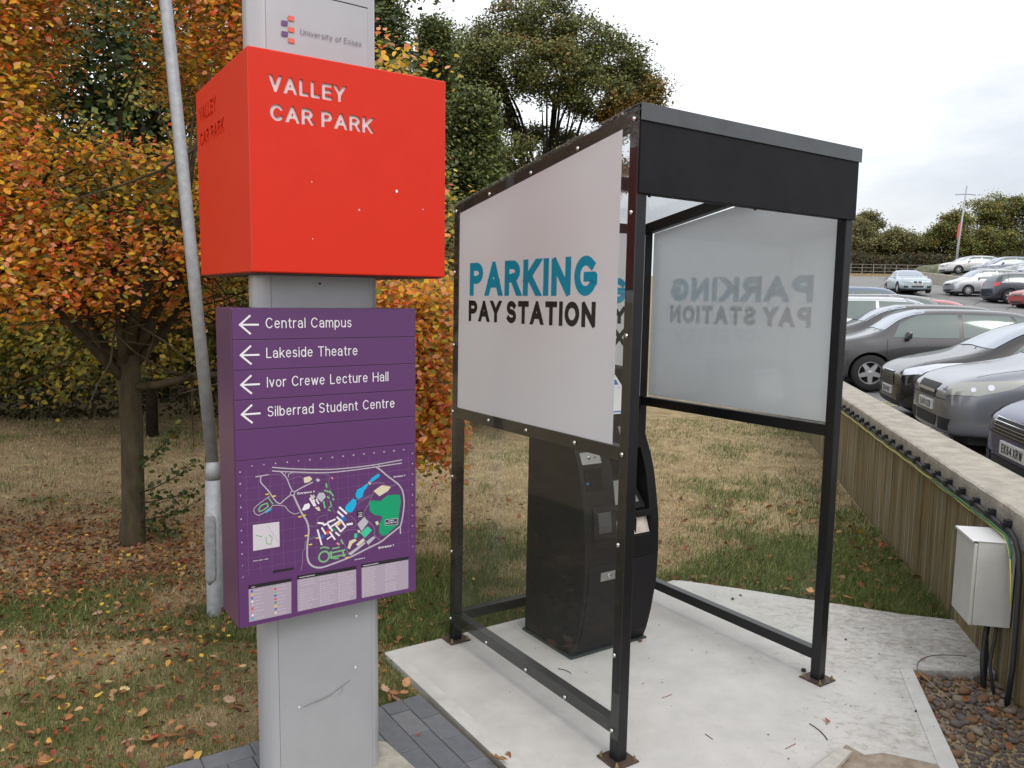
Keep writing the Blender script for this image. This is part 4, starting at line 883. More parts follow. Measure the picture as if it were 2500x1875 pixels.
for q_, (k, wd_, pts) in enumerate(MAP_LINES):
    P = [(p[0] * PWd, p[1] * PH) for p in pts]
    if k in ('road', 'path') and len(P) > 2:                 # smooth the long road lines
        Q = []
        for i in range(len(P) - 1):
            p0, p1, p2, p3 = P[max(i - 1, 0)], P[i], P[i + 1], P[min(i + 2, len(P) - 1)]
            for s_ in (0, .25, .5, .75):
                Q.append(tuple(.5 * (2 * p1[c] + (p2[c] - p0[c]) * s_ + (2 * p0[c] - 5 * p1[c] + 4 * p2[c] - p3[c]) * s_ ** 2 + (3 * p1[c] - p0[c] - 3 * p2[c] + p3[c]) * s_ ** 3) for c in (0, 1)))
        P = Q + [P[-1]]
    mb = MB(); ribbon(mb, P, wd_, fpm, w=base_w.get(k, .0014) + q_ * .000004, cap=k not in ('road',)); mb.build(names_.get(k, 'map_symbol'), MC[k], mpanel)
for k, wd_, c, r in MAP_RINGS:
    mb = MB(); ribbon(mb, [(c[0] * PWd + r * math.cos(R(a)), c[1] * PH + r * math.sin(R(a))) for a in range(0, 361, 20)], wd_, fpm, w=.0016); mb.build(names_[k], MC[k], mpanel)
mb = MB(); o_ = [p for k, p in MAP_POLYS if k == 'outline'][0]; ribbon(mb, [(p[0] * PWd, p[1] * PH) for p in o_] + [(o_[0][0] * PWd, o_[0][1] * PH)], .0011, fpm, w=.0019); mb.build('map_frame', MC['white'], mpanel)
mb = MB()
for tx, a, b_, h in MAP_TEXT: lettering(mb, tx, a[0] * PWd, a[1] * PH, (b_[0] - a[0]) * PWd, h * .74, max(h * .15, .0009), fpm, w=.0023, gap=.2, step=.00003)
for i in range(15):
    tx = str(i + 3); u = (.0555 + (i + .5) * .0598) * PWd
    for v in (.512, ): lettering(mb, tx, u - .003, v * PH, .004 if len(tx) == 1 else .007, .005, .0009, fpm, w=.0008, step=.00003)
for j in range(10):
    v = (.497 - j * .0371) * PH
    for u in (.022, .975): lettering(mb, 'ABCDEFGHIJ'[j], u * PWd, v, .004, .0052, .0009, fpm, w=.0008, step=.00003)
mb.build('map_lettering', MC['white'], mpanel)
# entries in the keys: rows too small to read
mb = MB()
def rows_(poly, cols, n):
    (x0, y0), (x1, y1), (x2, y2), (x3, y3) = poly
    for c in cols:
        for r_ in range(n):
            v = y0 + (y3 - y0) * (r_ + .8) / (n + .6); u = x0 + (x1 - x0) * c
            if random.random() < .06: continue
            L_ = random.uniform(.45, .95) * (x1 - x0) * .24; a = u + .012
            while a < u + .012 + L_:
                b2 = a + random.uniform(.006, .016); ribbon(mb, [(a * PWd, v * PH), (min(b2, u + .02 + L_) * PWd, v * PH)], .0016, fpm, w=.0010, cap=False); a = b2 + .003
            ribbon(mb, [((u + .001) * PWd, v * PH), ((u + .007) * PWd, v * PH)], .0032, fpm, w=.0012, cap=False)
keys = [p for k, p in MAP_POLYS if k == 'cream']
rows_(keys[0], (.05, .58), 9); rows_(keys[1], (.04, .37, .69), 13); rows_(keys[2], (.03, .5), 15)
mb.build('key_entries', pm_('key_print', (.56, .51, .58)), mpanel, kind='stuff')
for i, k in enumerate(('blue', 'yellow', 'blue', 'white', 'grey', 'red', 'pink', 'white', 'lake')):
    mb = MB(); x0, y0 = keys[0][0]; y3 = keys[0][3][1]; v = (y0 + (y3 - y0) * (i + .8) / 9.6) * PH; ribbon(mb, [((x0 + .012) * PWd, v), ((x0 + .022) * PWd, v)], .0075, fpm, w=.0014, cap=False); mb.build('key_symbol', MC[k], mpanel)
for i, k in enumerate(('green', 'red', 'green', 'blue', 'red', 'dgreen', 'yellow', 'blue', 'beige')):
    mb = MB(); v = (y0 + .004 + (y3 - y0) * (i + .8) / 9.6) * PH; ribbon(mb, [((x0 + .130) * PWd, v), ((x0 + .141) * PWd, v)], .0075, fpm, w=.0014, cap=False); mb.build('key_symbol', MC[k], mpanel)
mb = MB(); i0 = [p for k, p in MAP_POLYS if k == 'inset'][0]; ux, vx = i0[0]; du, dv = i0[1][0] - ux, i0[3][1] - i0[0][1]
ribbon(mb, [((ux + .55 * du) * PWd, (vx + .1 * dv) * PH), ((ux + .95 * du) * PWd, (vx + .82 * dv) * PH)], .0022, fpm, w=.0012); mb.build('inset_road', MC['grey'], mpanel)
mb = MB()
ribbon(mb, [((ux + .12 * du) * PWd, (vx + .42 * dv) * PH), ((ux + .32 * du) * PWd, (vx + .50 * dv) * PH)], .0035, fpm, w=.0012)
ribbon(mb, [((ux + .48 * du) * PWd, (vx + .55 * dv) * PH), ((ux + .5 * du) * PWd, (vx + .8 * dv) * PH), ((ux + .66 * du) * PWd, (vx + .85 * dv) * PH), ((ux + .72 * du) * PWd, (vx + .6 * dv) * PH), ((ux + .6 * du) * PWd, (vx + .48 * dv) * PH)], .0026, fpm, w=.0013); mb.build('inset_buildings', MC['green'], mpanel)

# ------------------------------------------------------------------ lamp pole
galv = mat('galvanised_steel', (.27, .285, .305), rough=.5, metal=.35, var=.10, vscale=26, bump=.08, bscale=160, color2=(.38, .395, .415))
lp_ = empty('lamp_pole', (-1.76, 4.552, -.05), label='leaning galvanised lamp pole between the autumn tree and the totem', cat='lamp post')
L0 = Vector((-1.76, 4.552, -.05)); La = Vector((-1.7526, 4.555, .796)) - L0; Lb = Vector((-1.757, 4.56, .901)) - L0; Lc = Vector((-1.975, 4.60, 3.514)) - L0
mb = MB(); r0 = .0480
mb.tube([(0, 0, -.3), (0, 0, 0), tuple(La)], r0, 20); mb.build('base_section', galv, lp_, sm=True)
mb = MB(); mb.tube([tuple(La), tuple(La * .5 + Lb * .5), tuple(Lb)], [r0, .042, .0352], 20); mb.build('swage', galv, lp_, sm=True)
Ld = Lb + (Lc - Lb) * 2.1
mb = MB(); mb.tube([tuple(Lb - (Lc - Lb) * .005), tuple(Lb + (Lc - Lb) * .5), tuple(Lc), tuple(Ld)], [.0352, .0345, .0335, .030], 20); mb.build('shaft', galv, lp_, sm=True)
MB().tube([tuple(Ld), tuple(Ld + Vector((0, 0, .1)))], [.05, .16], 16).build('lantern', galv, lp_, sm=True)
# curved access door on the base
dr = MB(); vs = []; fs = []; ang0 = -108; nn = 14; hz0, hz1 = .22, .66
def door_pt(a, z, r): f = z / La.z; return (La.x * f + r * math.cos(R(a)), La.y * f + r * math.sin(R(a)), z)
for j in range(nn + 1):
    z = hz0 + (hz1 - hz0) * j / nn; dd = min(z - hz0, hz1 - z); half = 50 * math.sqrt(max(0, 1 - max(0, (.05 - dd) / .05) ** 2)) if dd < .05 else 50; half = max(half, 3)
    for i in range(9): vs.append(door_pt(ang0 - half + 2 * half * i / 8, z, r0 + .0013))
for j in range(nn):
    for i in range(8): fs.append((j * 9 + i, j * 9 + i + 1, (j + 1) * 9 + i + 1, (j + 1) * 9 + i))
dr.add(vs, fs); do = dr.build('access_door', galv, lp_, sm=True); sm_ = do.modifiers.new('t', 'SOLIDIFY'); sm_.thickness = .004; sm_.offset = -1
MB().lathe([(.004, 0), (.004, .003)], 8).map(lambda x, y, z: (door_pt(ang0 - 22, .61, 0)[0] + x - .02, door_pt(ang0 - 22, .61, r0 + .004)[1] - z, .61 + y)).build('door_lock', dkl, lp_)

# ------------------------------------------------------------------ wall box and cables
bxm = mat('box_grey_paint', (.50, .50, .47), rough=.45, var=.06, vscale=8, bump=.05, bscale=300, spec=.4)
sB0, sB1, bz0, bz1, bd = 3.865, 4.134, .25 * S, .618 * S, .165 * S
wb = empty('electrical_box', wpt((sB0 + sB1) / 2, .0, bz0), label='grey steel electrical cabinet fixed to the concrete wall', cat='electrical box')
wb.rotation_euler = (0, 0, math.atan2(WD.y, WD.x))              # local x along the wall, y towards the lawn
hw = (sB1 - sB0) / 2; bh = bz1 - bz0
MB().box(-hw, hw, .004, bd - .018, 0, bh).build('cabinet_body', bxm, wb, bevel=.004)
MB().box(-hw - .002, hw + .002, bd - .0165, bd, -.001, bh - .012).build('cabinet_door', bxm, wb, bevel=.004)
mb = MB(); mb.prism([(0.002, bh + .0005), (bd + .006, bh + .0005), (bd + .006, bh - .009), (bd + .009, bh - .009), (bd + .009, bh + .003), (0.002, bh + .007)], 'x', -hw - .006, hw + .006); mb.build('rain_hood', mat('box_top_paint', (.60, .60, .59), rough=.4), wb, bevel=.0015)
for z in (.07, bh - .06): MB().box(hw - .004, hw + .010, bd - .02, bd - .004, z - .014, z + .014).build('hinge', mat('hinge_green', (.02, .07, .045), rough=.5), wb, bevel=.002)
cab_b = mat('cable_black', (.022, .022, .025), rough=.55); cab_g = mat('earth_cable_yellow', (.60, .60, .10), rough=.45); cab_gr = mat('earth_cable_green', (.02, .16, .08), rough=.45); clipm = mat('clip_black', (.008, .008, .01), rough=.6)
cr_run = empty('cable_run', wpt(6, .02, .77), label='black armoured cable with yellow-green earth wire clipped along the wall', cat='cable')
c0 = Vector(cr_run.location)
def wc(s, off, z): return tuple(Vector(wpt(s, off, z)) - c0)
ss = np.arange(4.05, 18.0, .10)
p1 = [wc(s, .024, .778 + .005 * math.sin(s * 9) + max(0, (s - 12) * .03)) for s in ss]
s_end = [wc(3.90, .024, .772), wc(3.83, .028, .755), wc(3.77, .03, .70), wc(3.74, .03, .60), wc(3.73, .03, .40), wc(3.72, .032, .15), wc(3.73, .04, -.05)]
MB().tube(s_end[::-1] + p1, .0135, 8).build('armoured_cable', cab_b, cr_run, sm=True)
p2 = [wc(s, .034, .778 - .026 - .012 * abs(math.sin(s * 6.6)) - .004 * math.sin(s * 3) + max(0, (s - 12) * .03)) for s in ss]
e2 = [wc(3.92, .045, .745), wc(3.85, .05, .72), wc(3.80, .052, .66), wc(3.78, .05, .56), wc(3.77, .045, .45)]
MB().tube(e2[::-1] + p2, .0042, 6).build('earth_wire', cab_g, cr_run, sm=True)
e3 = [wc(s, .040, .757 + .003 * math.sin(s * 14)) for s in np.arange(4.0, 5.2, .08)]
MB().tube([wc(3.79, .048, .60), wc(3.81, .05, .70), wc(3.87, .046, .745), wc(3.94, .043, .758)] + e3, .0055, 6).build('green_wire', cab_gr, cr_run, sm=True)
cmesh = MB().box(-.016, .016, 0, .046, -.006, .028).box(-.022, .022, .0, .03, .012, .040).mesh('cable_clip', clipm)
s = 3.97
while s < 14:
    o = link_mesh('cable_clip', cmesh, cr_run); o.location = wc(s, .0, .778 + max(0, (s - 12) * .03)); o.rotation_euler = (0, random.uniform(-.1, .1), math.atan2(WD.y, WD.x)); s += .245 if s > 4.1 else .22
for k_, (sa, of) in enumerate(((3.98, .06), (3.94, .08), (3.90, .05))):
    pts = [wc(sa, of, bz0 + .01), wc(sa - .005, of + .01, .20), wc(sa - .03, of + .01 + .01 * k_, .10), wc(sa - .05 - .02 * k_, of + .02, -.03)]
    MB().tube(pts, .012 if k_ < 2 else .008, 8).build('supply_cable', cab_b, cr_run, sm=True)

# ------------------------------------------------------------------ cars
tyre_m = mat('tyre', (.016, .016, .017), rough=.85, bump=.2, bscale=80); rim_m = mat('alloy', (.50, .50, .52), rough=.35, metal=.7); glass_m = mat('car_glass', (.11, .145, .14), rough=.05, spec=.9, metal=.25)  # car_glass: greenish base stands in for light seen through the side windows
screen_m = mat('windscreen_glass', (.36, .40, .45), rough=.08, spec=1.0, metal=.75)  # pale bluish base imitates sky reflected in the windscreens
trim_m = mat('black_plastic', (.014, .014, .016), rough=.55); lampg = mat('headlamp', (.36, .37, .34), rough=.16, metal=.35); lampw = mat('headlamp_bright', (.62, .64, .68), rough=.15, metal=.6); chrome = mat('chrome', (.75, .76, .78), rough=.12, metal=1)
plate_m = mat('plate_white', (.62, .62, .60), rough=.45); tail_m = mat('tail_lamp', (.55, .02, .02), rough=.2, coat=.4); under_m = mat('underbody', (.010, .010, .011), rough=.9)
def paint(n, c, m=.4): return mat('paint_' + n, c, rough=.26, metal=m, coat=.7, spec=.5)

def wheel_mesh(r, spokes=5):
    t = MB().lathe([(r * .64, -.10), (r * .93, -.105), (r, -.085), (r, .085), (r * .93, .105), (r * .64, .10)], 28, caps=False).mesh('tyre', tyre_m, True)
    m = MB(); m.lathe([(r * .66, -.088), (r * .66, .088), (r * .60, .09), (r * .57, .05), (r * .57, .03)], 28, caps=False)
    m.lathe([(r * .14, .03), (r * .14, .085), (r * .07, .09)], 14)
    for k in range(spokes):
        a = 2 * math.pi * k / spokes + .3; st = len(m.v)
        m.add([(r * .08, -.055 * r / .31, .045), (r * .60, -.035 * r / .31, .06), (r * .60, .035 * r / .31, .06), (r * .08, .055 * r / .31, .045), (r * .08, -.045 * r / .31, .085), (r * .60, -.025 * r / .31, .078), (r * .60, .025 * r / .31, .078), (r * .08, .045 * r / .31, .085)],
              [(0, 1, 5, 4), (1, 2, 6, 5), (2, 3, 7, 6), (3, 0, 4, 7), (4, 5, 6, 7)])
        m.map(lambda x, y, z, a=a: (x * math.cos(a) - y * math.sin(a), x * math.sin(a) + y * math.cos(a), z), st)
    rm = m.mesh('rim', rim_m)
    d = MB().lathe([(r * .58, .0), (r * .58, .02)], 24).mesh('brake_disc', under_m)
    return t, rm, d
WHEELS = {}

def car(name, label, loc, heading, pm, L=4.05, Wd=1.72, H=1.48, hood=(.70, .98), cowl=1.08, wtop=1.86, belt=(.86, 1.0), roof_end=.42, tail=(.98, .98), nose_r=.10, wr=.31, front=None, rear=None, plate=None, rails=False, sides=True, spokes=5, group='cars parked in the car park', clear_h=.17, wheel_x=(.80, .62), strip=False, bonnet_crease=True, front_open=False):
    """local frame: x forward (nose at +L/2), y left, z up. hood=(nose z, cowl z); tail=(tailgate top z, boot z)"""
    root = empty(name, loc, heading, label, 'car', group)
    hw = Wd / 2
    # stations measured from the nose
    zs_roof = H
    ST = []
    def sta(t, taper, zb, shoulder, upz, upw, top): ST.append((t, taper, zb, shoulder, upz, upw, top))
    hn, hc = hood
    sta(0.0, .74, .26, hn - .16, hn - .13, .50, hn - .12)
    sta(.05, .83, .20, hn - .10, hn - .05, .60, hn - .03)
    sta(.22, .93, .18, hn - .03, hn + .04, .66, hn + .07)
    sta(.55, .985, .17, hn + .08, hn + (hc - hn) * .55, .70, hn + (hc - hn) * .65)
    sta(cowl - .12, 1.0, .17, belt[0] - .02, hc - .035, .72, hc)
    sta(cowl + .08, 1.0, .17, belt[0], hc + .06, .72, hc + .09)
    m_ = (cowl + wtop) / 2
    sta(m_, 1.0, .17, belt[0] + .02, hc + (H - hc) * .56, .66, hc + (H - hc) * .66)
    sta(wtop, 1.0, .17, belt[0] + .04, H - .10, .60, H - .03)
    sta(wtop + .35, 1.0, .17, belt[0] + .06, H - .065, .60, H)
    sta((wtop + L - roof_end) / 2 + .1, 1.0, .17, (belt[0] + belt[1]) / 2 + .03, H - .06, .60, H)
    sta(L - roof_end - .35, 1.0, .17, belt[1], H - .08, .58, H - .02)
    sta(L - roof_end, .975, .18, belt[1] + .02, H - .15, .56, H - .08)
    sta(L - roof_end * .45, .94, .20, belt[1] - .02, (H + tail[0]) / 2 - .10, .58, (H + tail[0]) / 2 - .04)
    sta(L - .10, .90, .24, tail[1] - .14, tail[1] - .03, .62, tail[1])
    sta(L, .80, .30, tail[1] - .30, tail[1] - .24, .58, tail[1] - .22)
    V = []; F = []; n = 9
    for (t, tp, zb, zsld, upz, upw, top) in ST:
        x = L / 2 - t; w = hw * tp
        half = [(0, zb), (w * .80, zb), (w * .985, zb + .07), (w, zb + (zsld - zb) * .45), (w * .985, zsld - .10), (w * .95, zsld), (hw * tp * upw / .72 * .98 if upw > .68 else hw * upw / .72 * .86, upz), (hw * upw * .78, top - .012), (0, top)]
        if upw > .68: half[6] = (w * .84, upz)
        ring = half + [(-y, z) for y, z in half[-2:0:-1]]
        V += [(x, y, z) for y, z in ring]
    m = 16
    for i in range(len(ST) - 1):
        for k in range(m): F.append((i * m + k, i * m + (k + 1) % m, (i + 1) * m + (k + 1) % m, (i + 1) * m + k))
    # caps as quads fanned
    def capf(o):
        out = []
        for k in range(0, 7): out.append((o + k, o + k + 1, o + (m - k - 1) % m, o + (m - k) % m) if k else (o, o + 1, o + 15))
        out.append((o + 7, o + 8, o + 9))
        return out
    F += [c for c in capf(0)] + [tuple(reversed(c)) for c in capf((len(ST) - 1) * m)]
    mb = MB(); mb.add(V, F); body = mb.build('body', [pm, under_m], root, sm=True)
    sub = body.modifiers.new('s', 'SUBSURF'); sub.levels = 2; sub.render_levels = 2
    bpy.context.view_layer.update(); evaluated(body)
    full = BVHTree.FromPolygons([v.co.copy() for v in body.data.vertices], [tuple(p.vertices) for p in body.data.polygons])
    fx, rx = L / 2 - wheel_x[0], -L / 2 + wheel_x[1]
    cm = MB(); cm.m = 1
    for xw in (fx, rx):
        for sd_ in (-1, 1):
            st = len(cm.v); cm.lathe([(wr * 1.17, 0), (wr * 1.17, .32)], 28); cm.map(lambda x, y, z, xw=xw, sd_=sd_: (xw + x, sd_ * (hw - .24 + z), wr + y), st)
    cm.m = 0
    co = cm.build('cutter', [pm, under_m]); co.matrix_world = root.matrix_world.copy(); bpy.context.view_layer.update(); co.matrix_world = root.matrix_world.copy()
    md = body.modifiers.new('b', 'BOOLEAN'); md.operation = 'DIFFERENCE'; md.solver = 'EXACT'; md.object = co
    bpy.context.view_layer.update(); evaluated(body); bpy.data.objects.remove(co)
    smooth(body.data)
    es = body.modifiers.new('es', 'EDGE_SPLIT'); es.split_angle = R(38)
    key = (wr, spokes)
    if key not in WHEELS: WHEELS[key] = wheel_mesh(wr, spokes)
    tm, rm, dm = WHEELS[key]
    for xw in (fx, rx):
        for sd_ in (-1, 1):
            w_ = empty('wheel'); w_.parent = root; w_.location = (xw, sd_ * (hw - .115), wr); w_.rotation_euler = (PI2 * -sd_, random.uniform(0, 1), 0)
            w_.rotation_mode = 'XYZ'
            for nm, me in (('tyre', tm), ('rim', rm), ('brake_disc', dm)): link_mesh(nm, me, w_)
    def hit(org, d):
        r = full.ray_cast(Vector(org), Vector(d)); return r
    def patch(nm, top, bot, axis, mt, off=.006, nu=10, nv=6, parent=root, sgn=1, **kw):
        """top/bot: polylines of 2D points, same direction"""
        def samp(pl, u):
            d = [0]
            for i in range(len(pl) - 1): d.append(d[-1] + math.hypot(pl[i + 1][0] - pl[i][0], pl[i + 1][1] - pl[i][1]))
            s_ = u * d[-1]
            for i in range(len(pl) - 1):
                if s_ <= d[i + 1] + 1e-9: f = (s_ - d[i]) / max(d[i + 1] - d[i], 1e-9); return (pl[i][0] + f * (pl[i + 1][0] - pl[i][0]), pl[i][1] + f * (pl[i + 1][1] - pl[i][1]))
            return pl[-1]
        vs = []; last = None
        for j in range(nv + 1):
            for i in range(nu + 1):
                a, b_ = samp(top, i / nu), samp(bot, i / nu); p = (a[0] + (b_[0] - a[0]) * j / nv, a[1] + (b_[1] - a[1]) * j / nv)
                if axis == 'y': o_, d_ = (p[0], sgn * 3, p[1]), (0, -sgn, 0)
                elif axis == 'x': o_, d_ = (sgn * 6, p[0], p[1]), (-sgn, 0, 0)
                else: o_, d_ = (p[0], p[1], 4), (0, 0, -1)
                r = hit(o_, d_)
                if r[0] is None: vs.append(last or (0, 0, .5)); continue
                q = r[0] + r[1] * off * (1 if r[1].dot(Vector(d_)) < 0 else -1); last = tuple(q); vs.append(last)
        fs = [(j * (nu + 1) + i, j * (nu + 1) + i + 1, (j + 1) * (nu + 1) + i + 1, (j + 1) * (nu + 1) + i) for j in range(nv) for i in range(nu)]
        mb = MB(); mb.add(vs, fs); return mb.build(nm, mt, parent, sm=True, **kw)
    X = lambda t: L / 2 - t
    # glazing
    patch('windscreen', [(-hw * .62, H - .055), (0, H - .03), (hw * .62, H - .055)], [(-hw * .80, hc + .05), (0, hc + .075), (hw * .80, hc + .05)], 'x', screen_m, .008, 12, 8)
    patch('rear_window', [(-hw * .50, H - .12), (hw * .50, H - .12)], [(-hw * .62, belt[1] + .06), (hw * .62, belt[1] + .06)], 'x', glass_m, .006, 8, 5, sgn=-1)
    bz0, bz1 = belt[0] + .045, belt[1] + .045; tb = L - roof_end
    mid = wtop + (tb - wtop) * .36; zr = H - .115
    for sg in (-1, 1):
        patch('side_window', [(X(wtop - .30), zr - .17), (X(wtop + .02), zr - .02), (X(mid - .03), zr)], [(X(cowl + .22), bz0 + .02), (X(mid - .35), bz0 + .02), (X(mid - .03), bz0 + .03)], 'y', glass_m, .006, 10, 5, sgn=sg)
        patch('side_window', [(X(mid + .04), zr), (X(tb - .42), zr - .01)], [(X(mid + .04), bz0 + .03), (X(tb - .30), bz1)], 'y', glass_m, .006, 8, 5, sgn=sg)
        patch('quarter_window', [(X(tb - .36), zr - .012), (X(tb - .10), zr - .07)], [(X(tb - .24), bz1 + .01), (X(tb - .0), bz1 + .06)], 'y', glass_m, .006, 5, 4, sgn=sg)
        # mirrors
        mm = MB(); st = 0
        mm.add([(0, 0, 0), (.0, .17, .0), (-.03, .19, .06), (-.03, .18, .13), (-.02, .03, .12), (-.10, .02, 0), (-.10, .17, 0), (-.10, .18, .12), (-.10, .03, .11)], [(0, 1, 2, 3, 4), (0, 5, 6, 1), (1, 6, 7, 2), (2, 7, 3), (3, 7, 8, 4), (4, 8, 5, 0), (5, 8, 7, 6)])
        r = hit((X(cowl + .45), sg * 3, bz0 + .06), (0, -sg, 0)); yy = (abs(r[0].y) if r[0] else hw * .9)
        mm.map(lambda x, y, z: (X(cowl + .40) + x, sg * (yy - .01 + y), bz0 - .0 + z)); mm.build('door_mirror', pm if not strip else trim_m, root, bevel=.015)
        for a in (cowl + .12, mid, tb - .32):
            patch('door_seam', [(X(a), bz0 - .02), (X(a) + .008, bz0 - .02)], [(X(a), .28 if a < tb - .5 else .62), (X(a) + .008, .28 if a < tb - .5 else .62)], 'y', under_m, .002, 1, 10, sgn=sg)
        patch('sill', [(fx - wr * 1.25, .27), (rx + wr * 1.25, .27)], [(fx - wr * 1.25, .19), (rx + wr * 1.25, .19)], 'y', trim_m, .006, 8, 2, sgn=sg)
        patch('door_handle', [(X(mid - .20), bz0 - .12), (X(mid - .06), bz0 - .12)], [(X(mid - .20), bz0 - .15), (X(mid - .06), bz0 - .15)], 'y', pm, .018, 3, 1, sgn=sg)
        if strip: patch('window_strip', [(X(cowl + .25), bz0 - .0), (X(tb - .2), bz1 - .02)], [(X(cowl + .25), bz0 - .018), (X(tb - .2), bz1 - .038)], 'y', chrome, .010, 12, 1, sgn=sg)
        # bonnet shut line
        patch('bonnet_seam', [(X(.30), sg * hw * .74), (X(cowl - .05), sg * hw * .77)], [(X(.30), sg * (hw * .74 + .008)), (X(cowl - .05), sg * (hw * .77 + .008))], 'z', under_m, .002, 12, 1)
        if rails: MB().tube([(X(wtop + .15), sg * hw * .60, H - .02), (X(wtop + .3), sg * hw * .60, H + .035), (X(tb - .3), sg * hw * .58, H + .02), (X(tb - .12), sg * hw * .57, H - .05)], .016, 8).build('roof_rail', rim_m, root, sm=True)
    for k, yy in enumerate((-.15, .35)): MB().tube([(X(cowl - .02), yy, hc + .035), (X(cowl + .18), yy - .38, hc + .13)], .010, 5).build('wiper', trim_m, root)
    MB().tube([(X(tb - .3), 0, H - .01), (X(tb + .02), 0, H + .19)], .005, 5).build('aerial', trim_m, root)
    # front furniture
    fr = dict(grille=[((-.30, hn - .10), (.30, hn - .10), (-.26, hn - .20), (.26, hn - .20))], lamp=(.42, .72, hn - .02, hn - .17), lampm=lampg, lower=((-.45, .36), (.45, .36), (-.40, .25), (.40, .25)), bars=3, plate_z=.46)
    if front: fr.update(front)
    for g in fr['grille']:
        go = patch('grille', [g[0], g[1]], [g[2], g[3]], 'x', trim_m, .006, 10, 4)
        for b_ in range(fr['bars']):
            f0 = (b_ + .55) / fr['bars'] - .1; f1 = f0 + .22 / fr['bars'] * .9
            lp2 = [(g[0][0] + (g[2][0] - g[0][0]) * f0, g[0][1] + (g[2][1] - g[0][1]) * f0), (g[1][0] + (g[3][0] - g[1][0]) * f0, g[1][1] + (g[3][1] - g[1][1]) * f0)]
            lq = [(g[0][0] + (g[2][0] - g[0][0]) * f1, g[0][1] + (g[2][1] - g[0][1]) * f1), (g[1][0] + (g[3][0] - g[1][0]) * f1, g[1][1] + (g[3][1] - g[1][1]) * f1)]
            patch('grille_bar', lp2, lq, 'x', fr.get('barm', chrome), .016, 10, 1, parent=go)
    patch('bumper_seam', [(-hw * .80, fr['plate_z'] + .10), (hw * .80, fr['plate_z'] + .10)], [(-hw * .80, fr['plate_z'] + .092), (hw * .80, fr['plate_z'] + .092)], 'x', under_m, .003, 16, 1)
    g = fr['lower']
    if g:
        go = patch('lower_grille', [g[0], g[1]], [g[2], g[3]], 'x', trim_m, .006, 12, 3)
    for sg in (-1, 1):
        if 'lamp_poly' in fr:
            # polygons seen from above the wing: (distance from nose, half-width fraction, z) corner list projected sideways-forward
            tp, bt = fr['lamp_poly']; vs = []; NU, NV = 12, 5
            def sm2(pl, u):
                k = u * (len(pl) - 1); i = min(int(k), len(pl) - 2); f = k - i; return [pl[i][c] + f * (pl[i + 1][c] - pl[i][c]) for c in range(3)]
            for j in range(NV + 1):
                for i in range(NU + 1):
                    a, b_ = sm2(tp, i / NU), sm2(bt, i / NU); p = [a[c] + (b_[c] - a[c]) * j / NV for c in range(3)]
                    tgt = Vector((X(p[0]), sg * p[1] * hw, p[2])); d_ = Vector((-.65, -sg * .75, -.12)).normalized(); r = hit(tgt - d_ * 2.5, d_)
                    q = (r[0] + r[1] * .009 * (1 if r[1].dot(d_) < 0 else -1)) if r[0] else tgt; vs.append(tuple(q))
            fs = [(j * (NU + 1) + i, j * (NU + 1) + i + 1, (j + 1) * (NU + 1) + i + 1, (j + 1) * (NU + 1) + i) for j in range(NV) for i in range(NU)]
            hb = MB().add(vs, fs).build('headlight', fr['lampm'], root, sm=True)
            for (u, v, r_) in fr.get('bulbs', ((.35, .55, .03), (.68, .5, .03))):
                a, b_ = sm2(tp, u), sm2(bt, u); p = [a[c] + (b_[c] - a[c]) * v for c in range(3)]; d_ = Vector((-.65, -sg * .75, -.12)).normalized(); r = hit(Vector((X(p[0]), sg * p[1] * hw, p[2])) - d_ * 2.5, d_)
                if r[0] is None: continue
                nn_ = r[1] if r[1].dot(d_) < 0 else -r[1]; q = r[0] + nn_ * .011; tq = nn_.orthogonal().normalized(); bq = nn_.cross(tq)
                MB().add([q + (tq * math.cos(R(k * 30)) + bq * math.sin(R(k * 30))) * r_ for k in range(12)], [tuple(range(12))]).build('lamp_reflector', lampw, hb)
        else:
            a0, a1, z1, z0 = fr['lamp']
            patch('headlight', [(sg * a0, z1 - .01), (sg * a1, z1 + .01)], [(sg * a0, z0), (sg * a1, z0 + .04)], 'x', fr['lampm'], .008, 8, 4)
        if fr.get('fog'): y0_, y1_, z0_, z1_ = fr['fog']; fo = patch('fog_lamp_recess', [(sg * y0_, z1_), (sg * y1_, z1_)], [(sg * y0_, z0_), (sg * (y1_ - .05), z0_)], 'x', trim_m, .006, 6, 3)
    if plate:
        zc = fr['plate_z']; y0_ = -.26; r = hit((6, 0, zc), (-1, 0, 0)); xx = r[0].x + .014
        po = MB().box(xx - .03, xx, -.26, .26, zc - .0555, zc + .0555).build('number_plate', plate_m, root, bevel=.004)
        mb = MB(); lettering(mb, plate, -.21, zc - .036, .42, .072, .013, lambda u, v, w: (xx + .001 + w, u, v), w=.0008, gap=.22, space=.3); mb.build('plate_lettering', trim_m, po)
    # rear furniture
    for sg in (-1, 1):
        rr = dict(z0=tail[1] - .28, z1=tail[1] - .04, y0=.60, y1=.86)
        if rear: rr.update(rear)
        patch('tail_light', [(sg * rr['y0'] * hw, rr['z1']), (sg * rr['y1'] * hw, rr['z1'] - .02)], [(sg * rr['y0'] * hw, rr['z0']), (sg * rr['y1'] * hw, rr['z0'] + .03)], 'x', tail_m, .012, 5, 4, sgn=-1)
        patch('tail_light', [(-L / 2 + .30, rr['z1'] - .01), (-L / 2 + .05, rr['z1'] - .02)], [(-L / 2 + .20, rr['z0'] + .05), (-L / 2 + .05, rr['z0'] + .02)], 'y', tail_m, .012, 5, 4, sgn=sg)
    MB().box(-L / 2 + .25, L / 2 - .25, -hw * .8, hw * .8, clear_h - .04, clear_h + .05).build('underbody', under_m, root)
    return root

